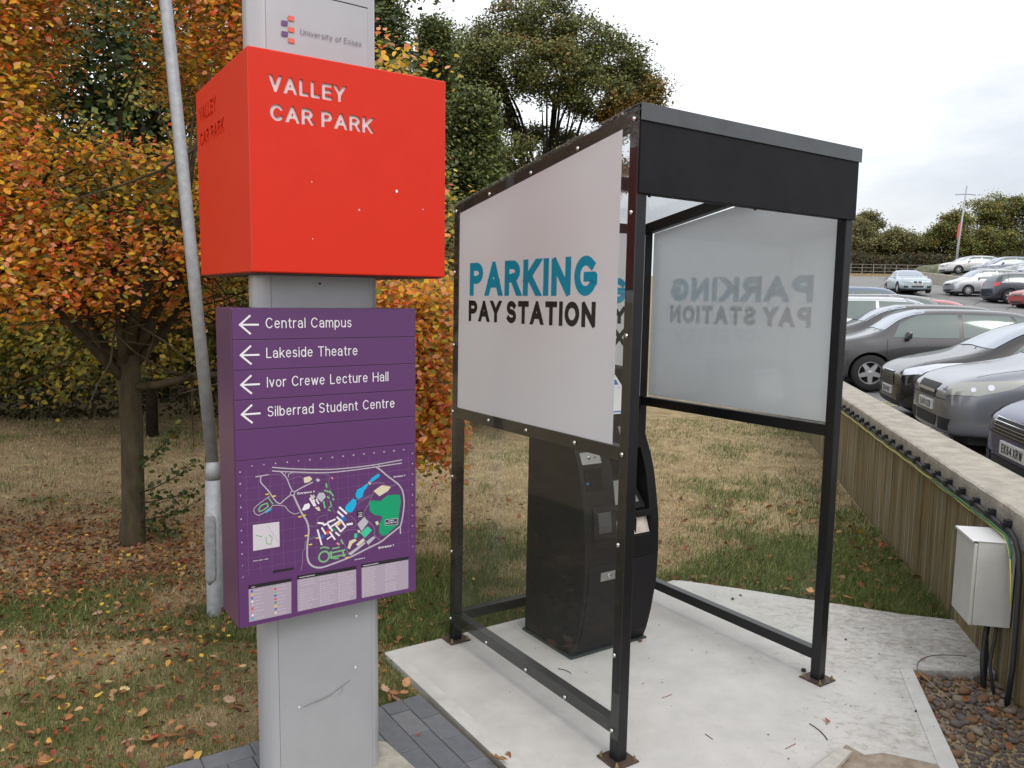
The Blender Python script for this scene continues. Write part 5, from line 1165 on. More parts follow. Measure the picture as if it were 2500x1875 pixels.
H0 = math.atan2(.2288, -.9735)                                   # nose to the wall
def at_nose(y, L, head=H0, gap=.47, dz=0.0):
    """centre of a car whose nose points at the wall: y where the nose meets, gap from wall back face"""
    nx, ny = wall_x(y) + TH + gap, y
    d = Vector((math.cos(head), math.sin(head))); c = Vector((nx, ny)) - d * L / 2
    return (c.x, c.y, float(car_h(ny)) + dz)
navy = paint('navy', (.008, .017, .10), .0); grey_d = paint('grey', (.22, .23, .255), .55); blk = paint('black', (.010, .010, .011), .2); dgrey = paint('graphite', (.07, .068, .07), .5); silver_p = paint('silver', (.55, .57, .58), .6)
bluep = paint('blue_grey', (.10, .14, .22), .5); whitep = paint('white', (.70, .70, .72), .0); redp = paint('red', (.35, .02, .02), .1); sblue = paint('pale_silver_blue', (.36, .44, .48), .6); pinkr = paint('faded_red', (.40, .09, .10), .1)

fiesta_front = dict(grille=[((-.30, .64), (.30, .64), (-.40, .46), (.40, .46))], bars=5, lower=((-.62, .30), (.62, .30), (-.5, .22), (.5, .22)), plate_z=.40, lampm=lampg,
                    lamp_poly=([(.16, .60, .72), (.45, .86, .83), (.80, 1.0, .87)], [(.14, .62, .64), (.40, .92, .70), (.62, 1.0, .78)]), bulbs=((.3, .5, .03), (.5, .5, .035), (.72, .5, .03)), fog=(.52, .72, .30, .40))
c = car('parked_hatchback', 'dark navy hatchback with a wide slatted chrome grille and plate EK64 XRW beside the wall', at_nose(6.05, 3.97, gap=.54), H0, navy, L=3.97, Wd=1.72, H=1.48, hood=(.78, 1.0), front=dict(fiesta_front, grille=[((-.42, .70), (.42, .70), (-.46, .56), (.46, .56))], plate_z=.47, lower=((-.5, .38), (.5, .38), (-.42, .26), (.42, .26))), plate='EK64 XRW', cowl=1.02, wtop=1.85, strip=True)
c = car('parked_hatchback', 'dark grey hatchback with large clear headlamps and chrome grille bar by the wall', at_nose(9.05, 4.25, gap=.72), H0, grey_d, L=4.25, Wd=1.77, H=1.46, hood=(.80, 1.02), cowl=1.10, wtop=1.95, roof_end=.5,
        front=dict(grille=[((-.36, .75), (.36, .75), (-.30, .59), (.30, .59))], bars=1, lower=((-.40, .40), (.40, .40), (-.36, .28), (.36, .28)), plate_z=.50, lampm=lampg, lamp_poly=([(.14, .56, .755), (.34, .84, .81), (.74, 1.0, .86)], [(.12, .60, .635), (.30, .90, .665), (.54, 1.0, .755)]), bulbs=((.42, .58, .026), (.64, .50, .032)), fog=(.46, .72, .27, .40)), plate='EJ05 OZB')
c = car('parked_hatchback', 'black hatchback with slim bright headlamps and slatted oval grille', at_nose(11.35, 3.97, gap=.82), H0, blk, L=3.97, Wd=1.72, H=1.47, hood=(.78, 1.0), cowl=1.02, wtop=1.85, front=dict(fiesta_front, lampm=lampw, grille=[((-.30, .69), (.30, .69), (-.36, .50), (.36, .50))], plate_z=.42), plate='EE64 WHF', strip=True)
c = car('parked_hatchback', 'graphite tall hatchback with silver five spoke wheels behind the black car', at_nose(15.3, 3.9, gap=.42, dz=.0), H0, dgrey, L=3.9, Wd=1.70, H=1.52, hood=(.86, 1.06), cowl=.92, wtop=1.55, belt=(.92, 1.02), wr=.325, wheel_x=(.78, .58), front=dict(lamp=(.38, .70, .84, .66)), plate=None, rails=False)
c = car('parked_hatchback', 'charcoal hatchback partly hidden behind the graphite tall hatchback', at_nose(17.9, 4.1, gap=.5), H0, paint('charcoal', (.055, .054, .055), .4), L=4.1, Wd=1.74, H=1.50, hood=(.84, 1.06), cowl=1.0, wtop=1.75)
c = car('parked_estate_car', 'silver estate car with roof rails reversed in towards the wall', at_nose(20.2, 4.5, gap=.45), H0 + math.pi, silver_p, L=4.5, Wd=1.78, H=1.54, hood=(.84, 1.04), cowl=1.10, wtop=1.85, rails=True, roof_end=.45)
c.location = (*c.location[:2], float(car_h(20.2)))
c = car('parked_saloon', 'grey saloon with a dark roof behind the silver estate', at_nose(22.6, 4.4, gap=.2), H0, paint('mid_grey', (.16, .17, .16), .5), L=4.4, Wd=1.76, H=1.46, hood=(.80, 1.02))
c = car('parked_hatchback', 'blue grey hatchback parked next beyond the grey saloon', at_nose(25.2, 4.1, gap=.1), H0, bluep, L=4.1, Wd=1.72, H=1.50, hood=(.80, 1.02))
c = car('parked_hatchback', 'faded red hatchback with its roof showing beyond the silver estate', (11.5, 23.6, float(car_h(23.6)) - .02), H0, pinkr, L=3.9, Wd=1.66, H=1.30, hood=(.80, 1.0))
c = car('parked_hatchback', 'white hatchback with a tall red tail lamp at the far end of the wall row', at_nose(32.6, 4.0, gap=-.9), H0 + math.pi * .98, whitep, L=3.9, Wd=1.68, H=1.52, hood=(.80, 1.02), rear=dict(z0=.85, z1=1.32, y0=.70, y1=.92))
# moving saloon and the opposite row
def px_pt(px, py, Dp, h=None):                                    # a surveyed point: pixel, depth
    x, y = (px - 1250) / 1920.5, (937.5 - py) / 1920.5
    d = Vector((cf[0] + cr[0] * x + cu[0] * y, cf[1] + cr[1] * x + cu[1] * y, cf[2] + cr[2] * x + cu[2] * y)); p = Vector((0, 0, 1.6 * S)) + d * Dp
    return p
bm_front = dict(grille=[((.03, .66), (.22, .66), (.04, .56), (.20, .56)), ((-.22, .66), (-.03, .66), (-.20, .56), (-.04, .56))], bars=0, lower=((-.35, .40), (.35, .40), (-.28, .30), (.28, .30)), lamp=(.40, .76, .68, .57), lampm=lampg, plate_z=.50, fog=(.50, .74, .29, .40))
p = px_pt(2205, 704, 46)
view = math.atan2(-p.y, -p.x)
car('saloon_car', 'pale silver blue saloon driving down the car park aisle towards the camera', (p.x + 1.0, p.y + 1.6, float(car_h(p.y + 1.6))), view + R(14), sblue, L=4.52, Wd=1.82, H=1.42, hood=(.74, .98), cowl=1.45, wtop=2.15, belt=(.86, .94), roof_end=1.15, tail=(1.02, 1.04), front=bm_front, plate='AP54 KNR', wr=.32, wheel_x=(.85, .95))
p = px_pt(2440, 700, 44)
car('people_carrier', 'silver people carrier side on in the opposite row', (p.x + .6, p.y + 2.6, float(car_h(p.y + 2.6))), R(178), paint('silver2', (.50, .51, .53), .6), L=4.1, Wd=1.70, H=1.60, hood=(.82, 1.06), cowl=.95, wtop=1.7, belt=(.92, 1.0), roof_end=.3, rails=True, spokes=8, wr=.30)
p = px_pt(2480, 705, 42)
car('crossover_car', 'dark slate crossover with bright red tail lamps in front of the people carrier', (p.x + 1.0, p.y + .6, float(car_h(p.y + .6))), R(-3), paint('slate', (.045, .05, .065), .5), L=4.3, Wd=1.78, H=1.60, hood=(.90, 1.10), belt=(.98, 1.10), wr=.36, rails=True, rear=dict(z0=.86, z1=1.10, y0=.62, y1=.9), roof_end=.4, wheel_x=(.85, .78))
p = px_pt(2512, 715, 39)
car('parked_hatchback', 'red hatchback cut by the right edge of the photo', (p.x + 1.3, p.y, float(car_h(p.y))), R(182), redp, L=3.9, Wd=1.7, H=1.45, hood=(.80, 1.0))
# upper terrace with its own cars
ter = [(31.2, 62.0), (30.6, 58.0), (30.2, 54.0), (30.8, 51.0), (33.5, 48.8), (39, 47.2), (48, 46)]
TZ = lambda y: float(car_h(y)) + .62 + max(0, (54 - y)) * .02
mb = MB(); n = len(ter)
inner = [(x + .35 * (1 if i < 4 else .3), y + (.0 if i < 3 else .35)) for i, (x, y) in enumerate(ter)]
vs = [(x, y, float(car_h(y)) - .1) for x, y in ter] + [(x, y, TZ(y) + .12) for x, y in ter] + [(x, y, TZ(y) + .12) for x, y in inner] + [(x, y, TZ(y) - .3) for x, y in inner]
fs = []
for i in range(n - 1):
    for k in range(3): fs.append((k * n + i, k * n + i + 1, (k + 1) * n + i + 1, (k + 1) * n + i))
mb.add(vs, fs); tw = mb.build('retaining_wall', cope_m, label='low curved retaining wall holding up the far upper row of cars', cat='wall')
far = [(x + 60, y + 30) for x, y in ter]
mb = MB(); pts = inner + [(70, 46), (70, 70), (33, 70)]
mb.add([(x, y, TZ(min(y, 70)) - .02) for x, y in pts], [tuple(range(len(pts)))]); mb.build('upper_terrace', asphalt, kind='structure')
for i, (px, D_, cname, pmt, lab) in enumerate([(2300, 59, 'parked_hatchback', paint('pearl', (.52, .51, .50), .4), 'pearl grey hatchback first in the upper terrace row'), (2378, 56, 'parked_hatchback', paint('steel_blue', (.20, .22, .27), .5), 'steel blue hatchback second in the upper terrace row'), (2450, 53.5, 'parked_hatchback', paint('dull_green', (.22, .25, .25), .4), 'grey green hatchback third in the upper terrace row'), (2490, 51.2, 'parked_hatchback', paint('pale_blue', (.40, .46, .55), .5), 'pale blue hatchback fourth in the upper terrace row')]):
    p = px_pt(px, 670, D_); hd = R(178); L = 4.1
    car(cname, lab, (p.x + L / 2, p.y, TZ(p.y)), hd, pmt, L=L, Wd=1.75, H=1.47 if i else 1.42, hood=(.78, 1.0), wr=.31)
mb = MB(); st = 0
bm = bmesh.new(); bmesh.ops.create_icosphere(bm, subdivisions=4, radius=1)
for v in bm.verts:
    nn_ = .12 * math.sin(v.co.x * 7 + v.co.y * 3) + .08 * math.sin(v.co.x * 13 - v.co.z * 9); v.co = Vector((v.co.x * 2.4, v.co.y * 1.6, max(v.co.z, -.3) * .85)) * (1 + nn_ * .4)
me = bpy.data.meshes.new('low_shrub'); bm.to_mesh(me); bm.free(); smooth(me); me.materials.append(mat('grey_green_shrub', (.12, .125, .075), rough=1, var=.5, vscale=5, bump=1, bscale=14))
p = px_pt(2292, 668, 63); o = link_mesh('low_shrub', me, label='low rounded grey-green shrub at the corner of the upper terrace', cat='shrub'); o.location = (p.x + .3, p.y, TZ(62))

# yellow bay lines, worn white arrows
yel = mat('yellow_line', (.50, .40, .12), rough=.9, var=.3, vscale=9); wli = mat('worn_white_line', (.36, .36, .34), rough=.9, var=.3, vscale=6)
def road_line(x0, y0, x1, y1, w, m, nm='bay_line'):
    a, b_ = Vector((x0, y0, 0)), Vector((x1, y1, 0)); d = (b_ - a); n_ = max(1, int(d.length / 1.0)); t = d.normalized(); s_ = Vector((-t.y, t.x, 0)) * w / 2; vs = []
    for i in range(n_ + 1):
        q = a + d * i / n_; z = float(car_h(q.y)) + .006
        for sg in (-1, 1):
            r = q + s_ * sg; vs.append((r.x, r.y, float(car_h(r.y)) + .006))
    MB().add(vs, [(2 * i, 2 * i + 1, 2 * i + 3, 2 * i + 2) for i in range(n_)]).build(nm, m, kind='structure')
for y in (4.75, 7.55, 10.15, 10.6, 12.85, 13.3, 16.7, 19.1, 21.5, 24, 26.6):
    x = wall_x(y) + TH + .05; road_line(x, y, x + .9735 * 4.6, y - .2288 * 4.6, .085, yel)
for (px0, py0, px1, py1) in ((2222, 720, 2280, 731), (2262, 699, 2305, 698), (2285, 692, 2300, 691)):
    def hitg(px, py):
        for Dp in np.arange(20, 80, .25):
            q = px_pt(px, py, Dp)
            if q.z <= car_h(q.y): return q
        return q
    a, b_ = hitg(px0, py0), hitg(px1, py1); road_line(a.x, a.y, b_.x, b_.y, .28, wli, 'direction_marking')

# boundary fence, far lamp mast with banner
fen_m = mat('fence_grey', (.20, .19, .18), rough=.7)
fr0 = empty('boundary_fence', (36, 80.6, 5.0), label='grey three-rail metal fence along the far edge of the car park', cat='fence')
for i in range(34):
    x = -3 + i * 1.15; MB().box(x - .03, x + .03, -.03, .03, -.1, 1.15).build('post', fen_m, fr0)
for z in (.42, .78, 1.12): MB().box(-3, 36, -.02, .02, z, z + .045).build('rail', fen_m, fr0)
MB().box(-20, 60, -1.6, .8, -.35, .16).build('verge', soil, kind='structure').location = (36, 80.6, 5.0)
p = px_pt(2332, 655, 66)
lm = empty('lamp_mast', (p.x, p.y, 4.3), label='tall slim lamp mast with a red banner beside the far trees', cat='lamp post')
MB().tube([(0, 0, 0), (.12, 0, 3.0), (.46, 0, 7.7)], [.11, .09, .045], 10).build('mast', galv, lm, sm=True)
MB().tube([(-.45, 0, 6.95), (.43, 0, 7.02), (1.28, 0, 6.95)], .045, 8).build('cross_arm', galv, lm)
mb = MB(); mb.add([(.06, -.02, 2.9), (.28, -.02, 4.9), (-.02, -.05, 4.5), (-.10, -.05, 3.6)], [(0, 1, 2, 3)]); bo = mb.build('banner', mat('banner_red', (.50, .10, .08), rough=.8), lm); sm_ = bo.modifiers.new('t', 'SOLIDIFY'); sm_.thickness = .01

# ------------------------------------------------------------------ vegetation
leafM = leaf_mat('autumn_leaf', .48, .5); leafE = leaf_mat('evergreen_leaf', .2, .55); grassM = leaf_mat('grass_blade', .25, .6); litM = leaf_mat('fallen_leaf', .1, .7)
bark = mat('bark', (.040, .031, .020), rough=.95, var=.5, vscale=14, bump=1, bscale=50, color2=(.085, .072, .044), stretch=(1, 1, .3), spec=.15)
bark_d = mat('dark_bark', (.035, .028, .020), rough=1, var=.4, vscale=10, bump=.6, spec=.1)
def limb(p0, d, L, bend=.25, n=6, up=.1):
    pts = [Vector(p0)]; d = Vector(d).normalized()
    for i in range(n):
        d = (d + Vector(rng.normal(0, bend / 2, 3)) + Vector((0, 0, up / 2))).normalized(); pts.append(pts[-1] + d * L / n)
    return pts
def rad(r0, r1, n): return [r0 + (r1 - r0) * i / (n - 1) for i in range(n)]
Nf = lambda n: rng.normal(size=(n, 3))

ORANGE = [(.74, .27, .035), (.80, .38, .045), (.80, .31, .15), (.80, .40, .22), (.80, .16, .05), (.72, .42, .05), (.68, .33, .17)]
YEL = [(.62, .43, .04), (.54, .40, .05), (.44, .37, .05), (.33, .30, .05), (.70, .50, .05)]
OLV = [(.18, .20, .05), (.12, .16, .05), (.25, .23, .05), (.10, .13, .06)]

# the autumn tree behind the lamp pole
T0 = Vector((-2.908, 5.936, -.06))
tr = empty('autumn_tree', T0, label='small tree with orange, yellow and green autumn leaves and red berries behind the lamp pole', cat='tree')
mb = MB(); mb.tube([(-.02, 0, -.2), (-.02, 0, .03), (0, 0, .25), (.01, 0, .9), (.0, 0, 1.32), (0, .0, 1.5)], [.12, .10, .083, .078, .085, .07], 14)
trunk = mb.build('trunk', bark, tr, sm=True)
fork = Vector((0, 0, 1.38)); tips = []
spec_l = [((-.75, -.1, .75), 1.6, .045), ((-.25, .2, 1), 2.0, .055), ((.35, -.1, 1), 2.0, .055), ((.8, .1, .65), 1.7, .045), ((.1, -.5, .9), 1.3, .04), ((-.55, -.45, .8), 1.6, .04), ((.55, .6, .8), 1.7, .04), ((-.2, .7, .8), 1.7, .04), ((.95, -.25, .22), 1.9, .036), ((-.95, -.2, .45), 1.7, .035)]
for dr_, L_, r_ in spec_l:
    pts = limb(fork + Vector((0, 0, random.uniform(-.15, .1))), dr_, L_, .28, 7, .12); MB().tube(pts, rad(r_, .012, 8), 8).build('limb', bark, tr, sm=True)
    tw = MB()
    for i in range(2, 8):
        for _ in range(3):
            q = limb(pts[i], tuple(Vector(rng.normal(0, 1, 3)) + (pts[i] - pts[i - 1]).normalized() * .6), random.uniform(.5, .95), .35, 4, .05); tw.tube(q, rad(.011, .003, 5), 5, False)
            tips += [q[2], q[3], q[4]]
    tw.build('branch', bark, tr)
# cluster centres filling a layered crown
C_ = []
def crown_ok(p):
    x, y, z = p
    e = ((x + 2.9) / 2.8) ** 2 + ((y - 6.0) / 2.1) ** 2 + ((z - 3.3) / 2.7) ** 2
    if e > 1: return False
    zb = 1.78 + .18 * math.sin(x * 2.3) + .08 * math.sin(x * 5.1 + y)
    if x > -1.35: zb = 1.60 - (x + 1.35) * .55
    if z < zb: return False
    if y < 5.05 and x > -2.75: return False
    if x > -1.45 and z > 3.55 - (x + 1.45) * .9: return False
    if x > -.42 or (z > 2.0 and x > -.66): return False
    if y < 4.4: return False
    return True
while len(C_) < 3700:
    p = (random.uniform(-5.7, -.35), 4.3 + 3.3 * random.random() ** 1.3, random.uniform(1.0, 5.6))
    if not crown_ok(p): continue
    # layered sprays with hollows between
    lay_ = vnoise(np.array([p[0] * .55 + p[1] * .3]), np.array([p[2] * 1.25 + p[0] * .12]), 1.6, 5)[0]
    if lay_ < .22: continue
    C_.append(p)
# drooping bough on the right, seen between the signs
for _ in range(330):
    x = random.uniform(-1.2, -.34); y = random.uniform(4.85, 5.6); z = random.uniform(.74, 2.0)
    lim = .72 + max(0, (-.62 - x)) * .9 + .1 * math.sin(x * 9)
    if z > lim and z < 2.0: C_.append((x, y, z))
for _ in range(11):
    C_.append((random.uniform(-1.0, -.72), random.uniform(4.9, 5.2), random.uniform(3.12, 3.42)))
C_ = np.array(C_); nper = 54
cen = np.repeat(C_, nper, 0) + rng.normal(size=(len(C_) * nper, 3)) * np.array([.15, .15, .055]); n = len(cen)
keep = ~((cen[:, 1] < 4.98) & (cen[:, 0] > -2.7) & (cen[:, 0] < -1.3)) & (cen[:, 1] > 4.2) & (cen[:, 0] < -.28); cl = np.repeat(np.arange(len(C_)), nper)[keep]; cen = cen[keep]; n = len(cen)
# colour by bough: outer and lower-edge boughs have turned orange-pink, the inside stays olive
fr = fbm(C_[:, 0] * 1.1 + C_[:, 1] * .6, C_[:, 2] * 1.6, .9, 9)
outer = np.clip((6.3 - C_[:, 1]) / 1.6, 0, 1)
g1 = fr + .28 * outer - .12 + np.where((C_[:, 2] < 2.25) & (C_[:, 0] < -1.5), .10, 0)
typ = g1[cl] + rng.normal(0, .17, n)
cols = pick(OLV, n, .2); a = typ > .35; cols[a] = pick(YEL, a.sum(), .2); a = typ > .49; cols[a] = pick(ORANGE, a.sum(), .18)
a = rng.random(n) < .16; cols[a] = pick(OLV, a.sum(), .3); a = rng.random(n) < .22; cols[a] = pick(YEL, a.sum(), .2)
size = rng.uniform(.028, .058, n); cols = np.clip(cols * np.array([1.16, 1.10, 1.05]), 0, .93)
loc_ = cen - np.array(T0)
me = leaves_mesh('crown', loc_, size, cols, [leafM], flat=.25, up=np.array([[.1, -.75, .35]]))
link_mesh('crown', me, tr, kind='stuff')
# berries
bi = rng.choice(len(C_), 1500, replace=True); bm = bmesh.new(); bmesh.ops.create_icosphere(bm, subdivisions=1, radius=1); iv = np.array([v.co[:] for v in bm.verts]); iff = np.array([[v.index for v in f.verts] for f in bm.faces]); bm.free()
bc = (C_[bi] + rng.normal(size=(1500, 3)) * np.array([.12, .12, .05]))[:, None, :] + rng.normal(size=(1500, 8, 3)) * .018
bc = bc.reshape(-1, 3); bc = bc[(bc[:, 0] < -.25) & ~((bc[:, 1] < 4.98) & (bc[:, 0] > -2.7) & (bc[:, 0] < -1.3))]; bv_ = (bc[:, None, :] + iv[None] * .0062 - np.array(T0)).reshape(-1, 3); bf = (iff[None] + (np.arange(len(bc)) * len(iv))[:, None, None]).reshape(-1, 3)
link_mesh('berries', fast_mesh('berries', bv_, bf, None, [mat('berry', (.42, .015, .025), rough=.35)], tris=True), tr, kind='stuff')
# sprigs low on the trunk with dark green leaves
for k_, (h_, ang, L_) in enumerate(((.62, 35, .62), (.42, 22, .60), (.34, 12, .55), (.20, 15, .42), (.16, -10, .3))):
    pts = limb((.07, -.03, h_), (math.cos(R(ang)), -.25, math.sin(R(ang))), L_, .12, 6, .06); sp = MB().tube(pts, rad(.006, .002, 7), 5, False).build('low_sprig', bark_d, tr)
    P = []
    for i in range(1, 7):
        for _ in range(9): P.append(np.array(pts[i]) + rng.normal(0, .035, 3))
    P = np.array(P); link_mesh('sprig_leaves', leaves_mesh('sprig_leaves', P, rng.uniform(.035, .055, len(P)), pick([(.045, .075, .022), (.07, .095, .03), (.16, .15, .03)], len(P), .2, [5, 3, 1]), [leafM]), sp, kind='stuff')

def clump_tree(name, label, base, height, crown, ncl, nleaf, ls, pal, weights=None, trunk_r=.15, cat='tree', group=None, leafm=None, spread=.5, lowest=.25, flat=0., gaps=.0, limbs=6, shape=None, lobes=None, simple=True, seed=1, tcol=None, colfn=None, lrad=None):
    """crown: (rx, ry, rz) about (0,0,cz). leaves gathered in clumps on a shell so sky shows between"""
    st = random.getstate(); random.seed(seed); root = empty(name, base, 0, label, cat, group)
    rx, ry, rz = crown; cz = height - rz
    if shape == 'lobed':
        lobes = []
        for _ in range(18):
            v = Vector(rng.normal(size=3)).normalized(); r_ = random.uniform(.28, .42) * min(rx, rz); lobes.append((v.x * (rx - r_) * .95, v.y * (ry - r_ * .7) * .8, cz + v.z * (rz - r_) * .98, r_))
    if trunk_r > 0:
        pts = [(0, 0, -.3), (.03 * height * .1, 0, height * .25), (0, .02 * height, height * .5), (.02 * height, 0, height * .8)]
        MB().tube(pts, [trunk_r * 1.2, trunk_r, trunk_r * .7, trunk_r * .2], 9).build('trunk', tcol or bark_d, root, sm=True)
    cs = []
    while len(cs) < ncl:
        v = Vector(rng.normal(size=3)).normalized(); rr = random.random() ** .38
        if lobes:
            lx, ly, lz, lr = lobes[random.choices(range(len(lobes)), [q[3] ** 2 for q in lobes])[0]]; q_ = .55 + .45 * random.random(); p = Vector((lx + v.x * lr * q_, ly + v.y * lr * q_, lz + v.z * lr * .8 * q_))
        elif shape == 'cone':
            h_ = random.random() ** 1.25; a = random.uniform(0, 6.283); rr2 = (1 - h_) ** .75 * (.55 + .45 * random.random()) + .04; p = Vector((rx * rr2 * math.cos(a), ry * rr2 * math.sin(a), h_ * height * .98 + .15))
        else:
            p = Vector((v.x * rx * rr, v.y * ry * rr, cz + v.z * rz * rr)); b_ = 1 + .16 * math.sin(p.x * 2.1 / rx * 3 + seed) + .12 * math.sin(p.z * 3.3 / rz * 2 + seed * 2); p = Vector((p.x * b_, p.y * b_, cz + (p.z - cz) * b_))
        if p.z < height * lowest: continue
        if gaps and vnoise(np.array([p.x + seed * 3.3]), np.array([p.z]), 1.6 / max(rx, .1) * 2, seed)[0] < gaps: continue
        cs.append(p)
    if limbs and trunk_r > 0:
        for k in range(limbs):
            tgt = random.choice(cs); s0_ = Vector((0, 0, height * random.uniform(.2, .5))); mid_ = (s0_ + tgt) / 2 + Vector((0, 0, height * .05)); MB().tube([s0_, mid_, tgt], [trunk_r * .5, trunk_r * .3, trunk_r * .06], 6, False).build('limb', tcol or bark_d, root, sm=True)
    cs = np.array([c_[:] for c_ in cs]); k = nleaf // ncl; sp = lrad or spread * (rx * ry * rz) ** (1 / 3) * .28
    cen = np.repeat(cs, k, 0) + rng.normal(size=(len(cs) * k, 3)) * np.array([sp, sp, sp * .6]); nn_ = len(cen)
    if colfn is not None: cols = colfn(cen, np.repeat(cs, k, 0))
    else:
        cols = pick(pal, nn_, .22, weights) * np.repeat(np.clip(rng.normal(1, .16, (len(cs), 1)), .6, 1.5), k, 0)
    link_mesh('crown', leaves_mesh('crown', cen, rng.uniform(.7, 1.3, nn_) * ls, cols, [leafm or leafE], flat=flat, simple=simple, up=np.array([[0, -.5, .5]])), root, kind='stuff')
    random.setstate(st); return root

# yellow-green hawthorn scrub behind the lawn, then dark evergreens
HAW = [(.20, .19, .035), (.32, .26, .035), (.12, .13, .03), (.085, .095, .03), (.38, .28, .04), (.32, .17, .035)]
for i, (x, y, h_, r_, w_, lab) in enumerate([(-7.6, 11.2, 3.9, 2.2, [2, 2, 3, 3, 1, .5], 'dark olive hawthorn bush at the far left edge of the lawn'), (-4.9, 10.6, 4.2, 2.3, [3, 3, 2, 1, 2, 1], 'yellow hawthorn bush behind the autumn tree trunk'),
        (-3.1, 11.2, 4.4, 1.55, [2, 2, 3, 2, 1, 1], 'olive green hawthorn bush behind the lamp pole'), (-.9, 11.6, 2.3, 1.5, [1, 1, 3, 3, .5, .5], 'green hawthorn bush behind the purple sign')]):
    clump_tree('hawthorn_bush', lab, (x, y, -.05), h_, (r_, 1.3, h_ * .44), 130, 15000, .075, HAW, w_, .07, 'bush', 'hawthorn bushes behind the lawn', leafM, lowest=.14 if i != 0 else .10, limbs=9, seed=20 + i, simple=False, gaps=.25)
EV = [(.03, .048, .016), (.045, .068, .02), (.065, .088, .026), (.09, .108, .03)]
for i, (x, y, h_, r_) in enumerate([(-13, 13.5, 9, 2.6), (-9.6, 14.2, 10, 2.6), (-6.6, 14.6, 9.0, 2.3), (-3.9, 15.2, 9.5, 2.2), (-11.5, 17.5, 11, 3), (-8, 18.5, 10.5, 2.6), (-5.2, 19, 10.5, 2.4)]):
    lab = ['dark evergreen at the far left of the wood', 'dark evergreen second from the left edge', 'dark evergreen behind the yellow hawthorn', 'dark evergreen behind the lamp pole', 'tall rear evergreen at the far left', 'tall rear evergreen in the middle of the wood', 'tall rear evergreen behind the lamp pole'][i]
    clump_tree('evergreen_tree', lab, (x, y, 0), h_, (r_, 1.8, h_ * .52), 150, 14000, .16, EV, None, .16, 'tree', 'dark evergreens behind the lawn', lowest=.03, limbs=3, seed=40 + i)
# low dark undergrowth along the foot of the wood
n = 26000; x = rng.uniform(-17, 1.2, n); y = rng.uniform(11.8, 15.0, n) + .3 * np.sin(x); z = rng.uniform(0, 1, n) ** 1.5 * (.55 + .5 * vnoise(x, y, .7, 4)) + np.clip((y - 12.5) * .35, 0, 1.4)
me = leaves_mesh('undergrowth', np.stack([x, y, z], 1), rng.uniform(.05, .12, n), pick([(.030, .040, .014), (.045, .042, .018), (.07, .06, .02), (.06, .035, .015)], n), [leafE], simple=True)
link_mesh('undergrowth', me, kind='stuff')

# cypresses and the big oak behind the shelter
CY = [(.080, .105, .032), (.115, .142, .038), (.155, .175, .045), (.048, .068, .022), (.21, .19, .055)]
for i, (px, D_, top, rx_, lab) in enumerate([(935, 17.0, -25, 1.35, 'tall feathery cypress just right of the totem'), (1062, 19.0, 60, 1.25, 'pointed cypress second behind the shelter roof'), (1160, 16.5, 232, 1.15, 'shorter cypress right behind the shelter post'), (985, 14.6, 205, 1.25, 'bushy cypress low behind the red cube'), (800, 18.5, -30, 1.9, 'broad cypress hidden behind the totem column')]):
    p = px_pt(px, top, D_); h_ = p.z
    clump_tree('cypress_tree', lab, (p.x, p.y, 0), h_, (rx_, rx_, h_ * .5), 420, 64000, .088, CY, [3, 4, 3, 2, .6], .14, 'tree', 'cypresses behind the shelter', shape='cone', lowest=.02, limbs=0, seed=60 + i, lrad=.20)
p = px_pt(1330, 735, 26)
OKP = [(.115, .13, .042), (.16, .17, .05), (.21, .205, .058), (.08, .094, .033)]
def oak_col(cen, cc):
    n = len(cen); c = pick(OKP, n, .22)
    br = fbm(cc[:, 0] * 1.3 + 50, cc[:, 2] * 1.3 + 50, .5, 13) + np.where((cc[:, 0] > 1.7) & (cc[:, 2] > 5.0) & (cc[:, 2] < 9.2), .24, 0) + rng.normal(0, .05, n); a = br > .77
    c[a] = pick([(.26, .13, .03), (.32, .17, .04), (.20, .11, .03), (.16, .13, .03)], a.sum(), .2); return c
OL = [(-3.3, .3, 9.5, 1.0), (-3.5, 0, 8.1, 1.1), (3.35, .2, 8.75, .42), (-2.2, .6, 10.3, .9), (-1.2, .2, 10.75, .95), (-.15, -.3, 10.5, 1.15), (.95, .3, 10.2, 1.15), (1.9, -.2, 9.5, 1.1), (2.7, .3, 8.85, .85), (3.15, 0, 8.4, .5), (-2.5, -.5, 9.1, 1.1), (-1.1, -1.0, 9.1, 1.25), (.15, -1.1, 8.9, 1.3), (1.4, -1.0, 8.4, 1.15), (2.35, -.5, 7.75, .85),
      (-1.9, .7, 7.9, .95), (-2.6, .2, 6.8, .95), (-.6, 1.1, 7.4, .6), (.7, .9, 7.0, .75), (1.8, .7, 6.9, .7), (-1.4, -.8, 5.9, .7), (.2, -.5, 5.9, .6), (1.3, .2, 5.6, .7), (-2.4, .3, 5.2, .9), (2.4, .5, 6.0, .6), (-.9, -1.5, 6.6, .45), (.6, -1.6, 6.3, .4), (-1.9, -1.4, 6.3, .5), (1.2, -1.3, 6.4, .42), (-.3, -1.4, 5.3, .45), (-2.9, -1.0, 6.0, .7), (.2, 1.6, 6.6, .5), (-1.0, 1.5, 6.0, .5)]
oak = clump_tree('oak_tree', 'large spreading oak with patches of brown leaves behind the shelter roof', (p.x, p.y, 0), 11.6, (3.6, 3.2, 4.2), 700, 135000, .10, OKP, None, .15, 'tree', None, leafE, lowest=.30, gaps=0, limbs=44, seed=81, colfn=oak_col, lrad=.21, tcol=bark_d, lobes=OL)
